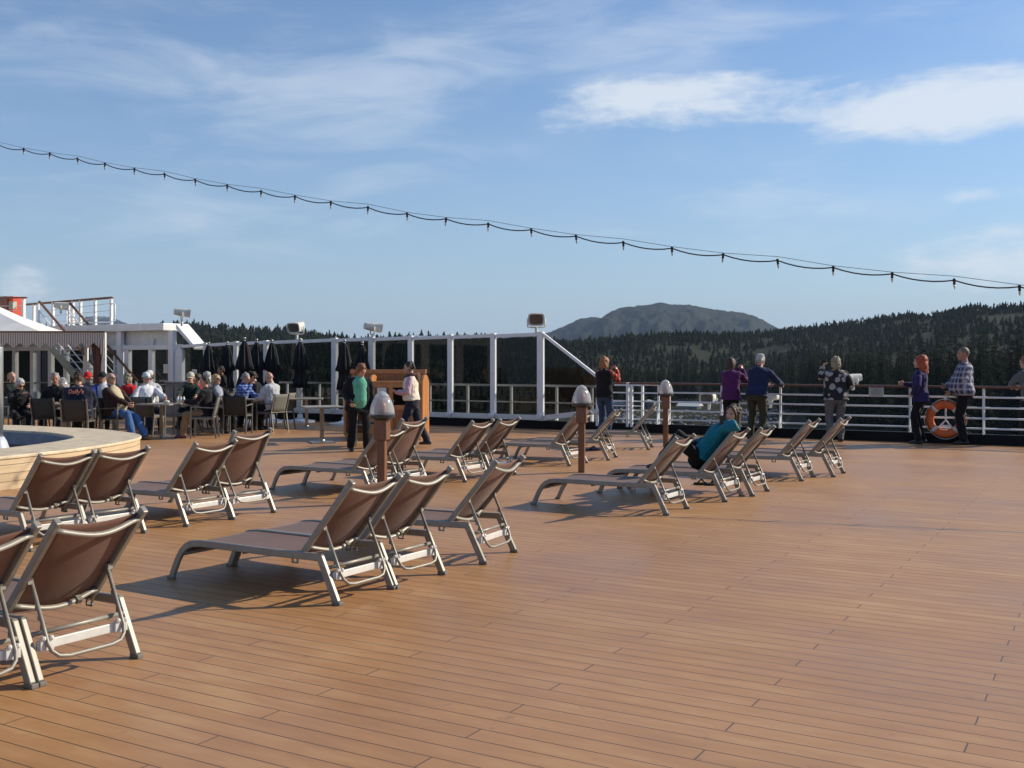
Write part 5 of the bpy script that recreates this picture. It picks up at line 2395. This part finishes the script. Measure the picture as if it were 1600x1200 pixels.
    if kind in ('bob', 'long', 'curly'):
        lo = {'bob': -.125, 'long': -.24, 'curly': -.19}[kind]
        for j in range(13):
            a = PI + PI * j / 12
            x, y = math.cos(a) * .078, math.sin(a) * .085 - .012
            jt = rg_.uniform(-.012, .012)
            zz = lo + rg_.uniform(-.02, .02) + (.03 if j in (0, 12) else 0)
            b.limb([hp(x * .9, y * .9, .05), hp(x * 1.0, y * 1.06, -.02), hp(x * 1.0 + jt, y * 1.08 - .008, (zz - .02) * .6), hp(x * .92 + jt, y * 1.05 - .01, zz)],
                   [.018 * k, .021 * k, .021 * k, .010 * k], 8)
    if kind in ('bob', 'curly', 'long'):
        for s in (-1, 1):
            b.limb([hp(s * .01, .055, .105), hp(s * .048, .060, .070), hp(s * .074, .036, .01), hp(s * .078, .018, -.06 if kind != 'long' else -.12)], [.012 * k, .015 * k, .014 * k, .008 * k], 8)
    n_b = {'curly': 120, 'long': 40, 'bob': 46, 'short': 30}.get(kind, 0)
    for j in range(n_b):
        a = rg_.uniform(PI * .98, PI * 2.02)
        z = rg_.uniform(-.22 if kind == 'curly' else -.06, .12)
        rr_ = (.082 if z > -.05 else .09) + (.014 if kind == 'curly' else 0)
        q = math.sqrt(max(.05, 1 - max(0, (z - .03) / .105) ** 2))
        s_ = rg_.uniform(.016, .03) * (1.45 if kind == 'curly' else .75)
        b.ell(hp(math.cos(a) * rr_ * q, math.sin(a) * (rr_ + .016) * q - .02, z), (s_ * k, s_ * k, s_ * k * 1.3), hM, 7, 5)
    if b.v:
        o = b.build('hair', hm_, e, True)
        REM.append((o, .009, 1))
    if cap:
        cm, brim = cap
        b = MB()
        rr = []
        for z, q in ((.022, 1.0), (.05, 1.0), (.085, .93), (.115, .76), (.137, .45), (.145, .10)):
            rr.append([hp(math.cos(2 * PI * j / 18) * .089 * q, math.sin(2 * PI * j / 18) * .107 * q - .008, z) for j in range(18)])
        b.loft(rr)
        c_o = b.build('cap', cm, e, True)
        b = MB()
        rows = []
        for i in range(5):
            q = i / 4
            if brim == 'round':
                break
            rows.append([hp(.082 * math.sin(a) * (1 - .12 * q), .088 * math.cos(a) + q * .075 * math.cos(a * .8), .030 - .016 * q - .012 * abs(math.sin(a))) for a in [PI * (-.42 + .84 * j / 10) for j in range(11)]])
        if brim == 'round':
            rows = [[hp(math.cos(2 * PI * j / 20) * (.085 + .055 * i / 2), math.sin(2 * PI * j / 20) * (.10 + .055 * i / 2) - .008, .03 - .008 * i) for j in range(21)] for i in range(3)]
        b.sheet(rows, .005 * k, hu)
        b.build('brim', cm, c_o, True)

    # ---------------- clothes
    g = .017 * loose
    if inner:
        b = MB()
        torso(b, .010, hem + .02, .52, front=.040, rxm=.76)
        b.limb([S(Nk - up * .05 + fw * .03), S(Nk - up * .005 + fw * .012)], [.07 * k, .064 * k], 12)
        o = b.build('shirt', inner, e, True)
        REM.append((o, .012, 4))
    b = MB()
    torso(b, g + .014, hem, .52, front=-.022 if inner else 0)
    if hem < -.08:
        rings = [ering(P + up * -.07 + fw * -.01, rt, fw, .180 * wide + g + .01, .138 + g), ering(P + Vector((0, 0, hem)) + fw * -.005, rt, fw, .190 * wide + g + .01, .150 + g)]
        b.loft([[S(p) for p in q] for q in rings])
    sl_m = sleeves or top
    tb = b
    if sleeves:
        b2 = MB()
    else:
        b2 = b
    for s in (-1, 1):
        arm(b2, [(.056 + g * .2), (.057 + g * .4), (.051 + g * .5), (.046 + g * .5), (.037 + g * .5)], s, .97)
    b.limb([S(Nk - up * .07), S(Nk - up * .015)], [(.085) * k, (.068) * k], 14)
    o = b.build('jacket' if inner or loose > 1.3 else 'top', top, e, True)
    REM.append((o, .012, 5))
    tj = o
    if sleeves:
        o = b2.build('sleeves', sleeves, e, True)
        REM.append((o, .012, 4))
    if collar:
        b = MB()
        c0_ = Nk - up * .015 - fw * .01
        pts = [S(c0_ + rt * math.cos(a) * .125 + fw * (math.sin(a) * .110) - up * (.035 * max(0, math.sin(a)))) for a in [2 * PI * j / 18 for j in range(18)]]
        b.tube(pts, .044 * k, 8, closed=True)
        if collar[1]:
            b.ell(S(c0_ - fw * .115 - up * .05), (.12 * k, .07 * k, .12 * k))
        o = b.build('hood_collar', collar[0], e, True)
        REM.append((o, .010, 2))
    b = MB()
    b.loft([[S(p) for p in ering(P + up * t_ + fw * yo, rt, fw, rx * wide + .014 + belly * .25 * (t_ > 0), ry + .014 + belly * .4 * (t_ > 0))] for t_, rx, ry, yo in
            ((-.17, .105, .095, 0), (-.13, .148, .115, -.008), (-.07, .158, .115, -.012), (0, .168, .120, -.012), (.03, .156, .110, 0))])
    for s in (-1, 1):
        leg(b, [.094 * wide, .086 * wide, .066 + .01 * (loose > 1), .064 + .008 * loose, .052 + .012 * loose] if not shorts else [.094, .088, .072, .06, .05], s, .97 if not shorts else .12)
    o = b.build('trousers', bottom, e, True)
    REM.append((o, .012, 4))
    for s in (-1, 1):
        ft = legs[s][2]
        b = MB()
        M = Matrix.Identity(3)
        b.loft([[S(ft + Vector((math.cos(2 * PI * j / 12) * rx, y, zc + math.sin(2 * PI * j / 12) * rz))) for j in range(12)]
                for y, rx, rz, zc in ((-.085, .018, .022, -.045), (-.075, .034, .042, -.04), (-.03, .040, .055, -.028), (.03, .042, .046, -.036), (.10, .048, .034, -.047), (.155, .042, .026, -.055), (.18, .018, .014, -.062))])
        b.ell(S(ft + Vector((0, -.01, .0))), (.046 * k, .055 * k, .05 * k))
        o = b.build('shoe', shoes, e, True)
        REM.append((o, .008, 2))
    if lettering:
        cu = bpy.data.curves.new('lettering', 'FONT')
        cu.body = lettering[0]
        cu.size = .085
        cu.extrude = .001
        cu.align_x = 'CENTER'
        cu.shear = .12
        cu.offset = .0018
        lo_ = bpy.data.objects.new('lettering', cu)
        col.objects.link(lo_)
        LET.append((lo_, tj, e, lettering[1], lettering[2], S(P + up * lettering[3]), S(rt) / k, S(up) / k, S(fw) / k, k))
    return e, {'hp': hp, 'arms': {s: (S(arms[s][0]), S(arms[s][1])) for s in arms}, 'hM': hM, 'k': k}


LET = []


def held(e, name, label, cat, w_, loc, size, m, rot=None):
    """a small thing held in a hand: top level, placed in the person's frame"""
    bpy.context.view_layer.update()
    p = e.matrix_world @ Vector(loc)
    b = MB()
    b.box((0, 0, 0), size)
    o = b.build(name, m, None, bevel=.004)
    o.location = p
    o.rotation_euler = (0, 0, e.rotation_euler.z + (rot or 0))
    return tag(o, label, cat)


def seat_at(px, y, facing):
    """ground point under the seat"""
    return at(px, y)


# cloth colours
C_BLACK = cloth('black_cloth', (.012, .012, .014))
C_BLACK2 = cloth('black_trouser_cloth', (.010, .010, .012))
C_MINT = cloth('mint_cloth', (.13, .42, .29))
C_CREAM = cloth('cream_quilted_cloth', (.74, .68, .55))
C_PINK = cloth('pale_pink_cloth', (.55, .36, .42))
C_FUR = mat('brown_fur_trim', (.12, .065, .045), .95, var=.5, vscale=40, bump=1, bscale=60)
C_JEAN = cloth('dark_denim', (.018, .022, .040))
C_JEANB = cloth('blue_denim', (.055, .13, .30))
C_JEANM = cloth('mid_denim', (.035, .06, .12))
C_PURP = cloth('purple_cloth', (.085, .020, .095))
C_NAVY = cloth('navy_cloth', (.016, .024, .070))
C_NAVYD = cloth('dark_navy_cloth', (.014, .018, .038))
C_OLIVE = cloth('dark_olive_cloth', (.045, .040, .026))
C_GREY = cloth('grey_cloth', (.12, .12, .125))
C_VIOL = cloth('violet_blue_cloth', (.026, .020, .085))
C_TEAL = cloth('teal_cloth', (.008, .16, .21))
C_BROWN = cloth('dark_brown_cloth', (.040, .020, .016))
C_BEIGE = cloth('beige_cloth', (.50, .42, .28))
C_WHITE = cloth('white_shirt_cloth', (.68, .69, .72), .05)
C_DGREEN = cloth('dark_green_cloth', (.012, .022, .016))
C_RED = cloth('red_cloth', (.55, .025, .03))
C_BLUE = cloth('bright_blue_cloth', (.03, .05, .30))
C_TAN = cloth('tan_cloth', (.26, .17, .095))
C_LGREY = cloth('light_grey_cloth', (.46, .47, .49))
C_SCARF = cloth('pale_patterned_cloth', (.34, .36, .42), .4)
P_PLAID = plaid_mat('plaid_shirt_cloth', (.20, .20, .27), (.46, .46, .52), (.030, .026, .055), 9.0)
P_RED = plaid_mat('red_plaid_cloth', (.50, .05, .035), (.60, .16, .10), (.06, .012, .012), 11.0)
P_BLUE = plaid_mat('blue_check_cloth', (.03, .09, .34), (.35, .45, .65), (.02, .05, .22), 14.0)
P_FLOR = floral_mat('floral_blouse_cloth')
C_CAPW = cloth('white_cap_cloth', (.68, .69, .68), .1)
C_CAPB = cloth('beige_cap_cloth', (.50, .45, .35), .1)
C_PURSH = mat('purple_shoe', (.085, .03, .07), .6, var=.5, vscale=30)
M_PHONE = mat('phone_black', (.012, .012, .014), .2)

# ---- standing
pe, inf = person('woman in an open black coat over a mint green top, looking down', gp(560, 705), -72, 1.61, C_BLACK, C_BLACK2, lean=12, head=(30, 26),
                 hair=('bob', H_AUB), inner=C_MINT, hem=-.16, loose=1.7, hr=(.20, .24, .96), rp=(.5, -1, -.4), hl=(-.25, .08, .84), lp=(-.4, -1, -.2), belly=.05, wide=1.2,
                 feet=[(-.15, .06, .085), (.15, -.03, .085)], palm={1: (-.4, .5, -.5)}, curl=.9)
held(pe, 'phone', 'small phone in the hand of the woman in mint', 'phone', 0, Vector((.16, .34, .97)) * (1.61 / 1.75), (.07, .13, .012), M_PHONE)
person('woman in a cream padded waistcoat with a fur trimmed hood, stepping past the towel cabinet', gp(644, 698.5), 178, 1.62, C_CREAM, C_JEAN, lean=3, head=(6, 10), hair=('short', H_DRK),
       sleeves=C_PINK, collar=(C_FUR, True), hem=-.05, loose=1.5, hl=(-.12, .28, 1.12), hr=(.10, .27, 1.10), feet=[(-.09, .20, .085), (.10, -.30, .12)], belly=.04, wide=1.16,
       palm={-1: (.6, 0, .4), 1: (-.6, 0, .4)})
pe, inf = person('woman in a red plaid shirt and black waistcoat taking a photograph at the windscreen end', at(944, 22.6), 52, 1.72, C_BLACK, C_JEANM, head=(-8, 4), hair=('bob', H_RBL), sleeves=P_RED,
                 loose=1.2, hl=(-.05, .36, 1.46), hr=(.10, .36, 1.44), lp=(-.3, .2, -1), rp=(.35, .1, -1), wide=1.1, palm={-1: (.8, .2, .2), 1: (-.8, .2, .2)}, face=True)
held(pe, 'camera', 'small dark camera held up by the woman in red plaid', 'camera', 0, Vector((.025, .43, 1.53)) * (1.72 / 1.75), (.12, .04, .075), M_PHONE)
pe, inf = person('woman in a purple jacket photographing over the rail, left of the man in navy', at(1142, 22.3), 62, 1.70, C_PURP, C_BLACK2, head=(-12, 0), hair=('bob', H_BRN), loose=1.5, hem=-.12,
                 hl=(.05, .34, 1.50), hr=(.18, .30, 1.48), lp=(-.3, 0, -1), rp=(.4, 0, -1), face=False, palm={-1: (.8, .2, .2), 1: (-.8, .2, .2)}, wide=1.05)
held(pe, 'camera', 'small camera held at the face of the woman in purple', 'camera', 0, Vector((.12, .40, 1.56)) * (1.70 / 1.75), (.11, .05, .07), M_PHONE)
person('white haired man in a navy jacket leaning on the rail beside the woman in purple', at(1182, 21.9), 48, 1.80, C_NAVY, C_OLIVE, lean=14, head=(-4, 8), hair=('short', H_WHT), loose=1.5, hem=-.10,
       hl=(-.06, .52, 1.10), hr=(.30, .50, 1.10), lp=(-.6, -.4, -.6), rp=(.6, -.4, -.6), face=False, wide=1.15, belly=.03, feet=[(-.13, -.03, .085), (.13, -.06, .085)])
pe, inf = person('woman in a black and white floral blouse holding a phone up over the rail', at(1306, 21.25), 88, 1.72, P_FLOR, C_GREY, head=(10, 0), hair=('bob', H_GBL), loose=1.4, hem=-.10, wide=1.22, belly=.06,
                 hl=(-.20, .26, 1.52), lp=(-.4, -.2, -1), hr=(.22, .22, 1.06), face=False, palm={-1: (.9, .1, .1)})
held(pe, 'phone', 'dark phone held up by the woman in the floral blouse', 'phone', 0, Vector((-.17, .31, 1.60)) * (1.72 / 1.75), (.075, .012, .14), M_PHONE)
person('woman with curly red hair in a violet blue jacket left of the life ring', at(1438, 20.75), 150, 1.73, C_VIOL, C_BLACK2, head=(8, 0), hair=('curly', H_RED), loose=1.4, hem=-.12,
       hr=(.16, .32, 1.18), rp=(.5, -.5, -.8), hl=(-.15, .12, 1.0), lp=(-1.0, -.5, .1), palm={-1: (1, .2, 0)}, wide=1.02, face=True, curl=.4)
person('tall man in a blue and white plaid shirt beside the life ring', at(1507, 20.55), 163, 1.90, P_PLAID, C_BLACK2, head=(6, 2), hair=('crop', H_GBR), loose=1.4, hem=-.07, belly=.12, wide=1.16,
       hr=(.16, .29, 1.05), hl=(-.12, .24, .95), rp=(.8, -.6, -.4), lp=(-.8, -.8, -.3), skin=SKINT)
person('person in a grey jumper leaning on the rail, cut by the right edge', at(1611, 20.5), 118, 1.74, C_GREY, C_BLACK2, lean=10, hair=('short', H_AUB), loose=1.3, hl=(.0, .45, 1.12), hr=(.28, .42, 1.12),
       lp=(-1, -.2, -.3), rp=(1, -.2, -.3), wide=1.15, face=False)

# ---- lying on a lounger
bpy.context.view_layer.update()
Ml = LG1.matrix_world
hipw = Ml @ Vector((1.225, -.02, 0))
fl = math.degrees(LG1.rotation_euler.z) + 180
kz = 1.66 / 1.75
pe, inf = person('brown haired woman in a teal jacket propped up on a sun lounger', Vector((hipw.x, hipw.y, 0)), fl, 1.66, C_TEAL, C_BLACK2, pelvis=(0, 0, .525), lean=-41,
                 head=(78, 4), hair=('long', H_BRN), loose=1.15, wide=.92, hem=-.05, feet=[(-.22, .46, .40), (.04, .60, .40)], kp={-1: (-.8, .5, .8), 1: (.1, .5, 1)},
                 hl=(-.13, -.34, .945), lp=(-1, -.9, -.6), hr=(.12, .25, .62), palm={-1: (.6, -.2, .5)}, curl=.8)
held(pe, 'phone', 'dark phone at the cheek of the woman in teal', 'phone', 0, Vector((-.15, -.31, .985)) * kz, (.012, .065, .10), M_PHONE, .5)

# ---- seated in the cafe: (px of the seat, distance, facing, ...)
SG = None


def sitter(label, px, y, facing, H, top, bottom, ch='light', chlabel=None, dz=0.0, **kw):
    p = at(px, y, dz)
    base = dict(pelvis=(0, -.06, .575), lean=-6, feet=[(-.13, .42, .085), (.13, .46, .085)], hl=(-.17, .34, .70), hr=(.17, .34, .70),
                kp={-1: (-.1, .6, 1), 1: (.1, .6, 1)})
    base.update(kw)
    r_ = person(label, p, facing, H, top, bottom, **base)
    if ch:
        put_chair(ch, p, facing, chlabel)
    return r_


sitter('bald man in brown jacket and blue jeans with legs stretched out by the pool', 184, 21.9, -22, 1.78, C_BROWN, C_JEANB, 'dark', 'dark chair of the bald man in brown',
       hair=('bald', H_GRY), glasses=True, inner=C_BEIGE, belly=.10, wide=1.12, loose=1.6, lean=-12, feet=[(-.12, .60, .085), (.10, .46, .085)], shoes=M_SHOEB, hl=(-.06, .30, .72), hr=(.08, .32, .72), head=(-4, 6))
sitter('woman in a black top with tan trousers and purple shoes, seated in profile facing left', 318, 22.35, 188, 1.68, C_BLACK, C_TAN, 'light', 'wicker chair of the woman with tan trousers, seen side on',
       hair=('short', H_DRK), head=(30, 6), shoes=C_PURSH, lean=2, hl=(-.12, .36, .80), hr=(.12, .36, .78), loose=1.4)
sitter('man in a white shirt, white cap and sunglasses behind the pale empty chair', 231, 24.0, -48, 1.74, C_WHITE, C_JEAN, 'light', 'chair of the man in the white shirt', cap=(C_CAPW, 'peak'), glasses=True, hair=('short', H_DRK),
       head=(16, 4), loose=1.4, hr=(.30, .22, .70), hl=(-.24, .38, .80))
sitter('person in a pale sleeve and white cap, just behind the man in the white shirt', 236, 25.6, -60, 1.78, C_LGREY, C_JEAN, 'dark', 'chair behind the man in the white shirt', cap=(C_CAPW, 'peak'), head=(-60, 0), loose=1.4)
sitter('person in navy cap and red jacket between the bald man and the man in white', 204, 25.2, 80, 1.72, C_RED, C_NAVYD, 'dark', 'chair of the person in the red jacket and navy cap', cap=(C_NAVYD, 'peak'),
       hair=('bob', H_GBL), loose=1.4, head=(0, 6), face=False)
sitter('man in a beige cap and dark green shirt facing the camera', 297, 24.7, -80, 1.74, C_DGREEN, C_BLACK2, 'dark', 'chair of the man in the beige cap', cap=(C_CAPB, 'peak'), hair=('short', H_GRY), head=(-10, 6), loose=1.3,
       hl=(-.20, .40, .82), hr=(.20, .40, .82))
sitter('person in a bright red jacket, half hidden between the beige cap and the white hair', 309, 25.6, 185, 1.70, C_RED, C_BLACK2, 'dark', 'chair of the person in the bright red jacket', hair=('short', H_BRN), lean=6, loose=1.5, hl=(-.15, .34, .78))
sitter('white haired person seen from behind, left of the blonde woman', 323, 25.9, 110, 1.76, C_GREY, C_BLACK2, 'dark', 'chair of the white haired person', hair=('bob', H_WHT), loose=1.4, face=False)
sitter('blonde woman with sunglasses, a black jacket and a pale scarf', 342, 24.0, -38, 1.70, C_BLACK, C_BLACK2, 'dark', 'chair of the blonde woman with sunglasses', hair=('bob', H_BLD), glasses=True, inner=C_SCARF, loose=1.4, head=(14, 4),
       feet=[(-.10, .40, .085), (.10, .36, .085)])
sitter('man in a blue check shirt leaning his face on his hand', 379, 25.4, -15, 1.74, P_BLUE, C_JEAN, 'dark', 'chair of the man in the blue check shirt', hair=('short', H_GRY), lean=10, head=(-6, 14), hr=(.06, .26, 1.06), rp=(.5, .6, -.8),
       hl=(-.12, .44, .78))
sitter('man in a black cap and dark coat bending over the table', 404, 25.9, 195, 1.78, C_BLACK, C_BLACK2, None, None, cap=(C_BLACK, 'peak'), lean=16, head=(8, 16), loose=1.5)
sitter('bald man in a light grey jacket at the right end of the cafe', 424, 24.6, 150, 1.78, C_LGREY, C_BLACK2, 'light', 'wicker chair of the bald man in light grey', hair=('bald', H_GRY), lean=8, head=(10, 14), loose=1.6, wide=1.12, face=False)
person('dark figure standing in the shade behind the blonde woman', at(348, 28.2), 215, 1.50, C_BLACK, C_BLACK2, hair=('short', H_DRK), lean=4, loose=1.4, skin=SKINT)
sitter('big man from behind in a navy jacket with red lettering and black cap', 123, 21.2, 94, 1.80, C_NAVYD, C_BLACK2, 'dark', 'dark chair of the man with red lettering on his jacket', cap=(C_BLACK, 'peak'),
       hair=('short', H_BRN), wide=1.42, belly=.06, loose=1.7, lean=4, face=False, lettering=("Dally's", .30, mat('red_lettering', (.70, .24, .18), .7), .365))
sitter('person in a bright red cap beyond the jacket with red lettering', 131, 24.2, -110, 1.76, C_GREY, C_BLACK2, 'dark', 'chair of the person in the red cap', cap=(C_RED, 'peak'), head=(30, 10), loose=1.3)
sitter('grey haired man in a black jacket facing the camera beside the silvery lamp', 86, 23.0, -82, 1.76, C_BLACK, C_BLACK2, 'dark', 'chair of the grey haired man in black', hair=('short', H_GRY), head=(14, 10), lean=4, loose=1.4, skin=SKINT)
sitter('dark haired man in a bright blue and white jacket facing the camera', 160, 24.2, -75, 1.76, C_BLUE, C_BLACK2, 'dark', 'chair of the man in bright blue', hair=('short', H_DRK), cap=(C_DGREEN, 'peak'), inner=C_LGREY, head=(-20, 10), loose=1.4, skin=SKINT)
sitter('woman with pale hair and sunglasses resting her cheek on her hand at the far left', 29, 22.6, -52, 1.64, C_BLACK, C_BLACK2, 'light', 'chair with a light armrest of the woman resting her cheek', hair=('bob', H_WHT), glasses=True, lean=12,
       head=(10, 22), hr=(.02, .30, .98), rp=(.6, .5, -.8), hl=(-.16, .36, .72), loose=1.4)
sitter('blonde person in dark green behind the woman resting her cheek', 24, 25.2, -25, 1.74, C_DGREEN, C_BLACK2, 'dark', 'chair of the blonde person in dark green', hair=('short', H_BLD), head=(-10, 6), loose=1.4)

# ------------------------------------------------------------------ turn the raw limbs into one smooth skin each
FOLD = bpy.data.textures.new('cloth_folds', 'CLOUDS')
FOLD.noise_scale = .085
FOLD.noise_depth = 2
for o, vx, it in REM:
    r_ = o.modifiers.new('remesh', 'REMESH')
    r_.mode = 'VOXEL'
    r_.voxel_size = vx
    r_.use_smooth_shade = True
    if o.name.split('.')[0] in ('jacket', 'top', 'trousers', 'sleeves'):
        d_ = o.modifiers.new('folds', 'DISPLACE')
        d_.texture = FOLD
        d_.texture_coords = 'LOCAL'
        d_.strength = .034
        d_.mid_level = .45
    s_ = o.modifiers.new('smooth', 'SMOOTH')
    s_.factor = .5
    s_.iterations = it
bpy.context.view_layer.update()
dg = bpy.context.evaluated_depsgraph_get()
for o, vx, it in REM:
    me = bpy.data.meshes.new_from_object(o.evaluated_get(dg))
    ms = list(o.data.materials)
    o.modifiers.clear()
    o.data = me
    me.materials.clear()
    for m in ms:
        me.materials.append(m)
    for p in me.polygons:
        p.use_smooth = True
# lettering laid on to the jacket backs
bpy.context.view_layer.update()
dg = bpy.context.evaluated_depsgraph_get()
from mathutils.bvhtree import BVHTree
for lo_, tj, e, width, m, c, rx_, ux_, fx_, k in LET:
    me = bpy.data.meshes.new_from_object(lo_.evaluated_get(dg))
    bm = bmesh.new()
    bm.from_mesh(me)
    bmesh.ops.triangulate(bm, faces=bm.faces)
    bmesh.ops.subdivide_edges(bm, edges=[x for x in bm.edges if x.calc_length() > .02], cuts=1)
    bm.to_mesh(me)
    bm.free()
    xs = [v.co.x for v in me.vertices]
    sc = width / (max(xs) - min(xs))
    tree = BVHTree.FromPolygons([v.co for v in tj.data.vertices], [tuple(p.vertices) for p in tj.data.polygons])
    for v in me.vertices:
        # seen from behind the text must run from the wearer's left to right
        p0 = c + rx_ * (v.co.x * sc) + ux_ * (v.co.y * sc) - fx_ * .6
        hit = tree.ray_cast(p0, fx_)
        v.co = (hit[0] if hit[0] else p0 + fx_ * .45) - fx_ * (.007 + (.001 if v.co.z > 0 else 0))
    me.materials.append(m)
    o = bpy.data.objects.new('lettering', me)
    col.objects.link(o)
    o.parent = tj
    bpy.data.objects.remove(lo_)
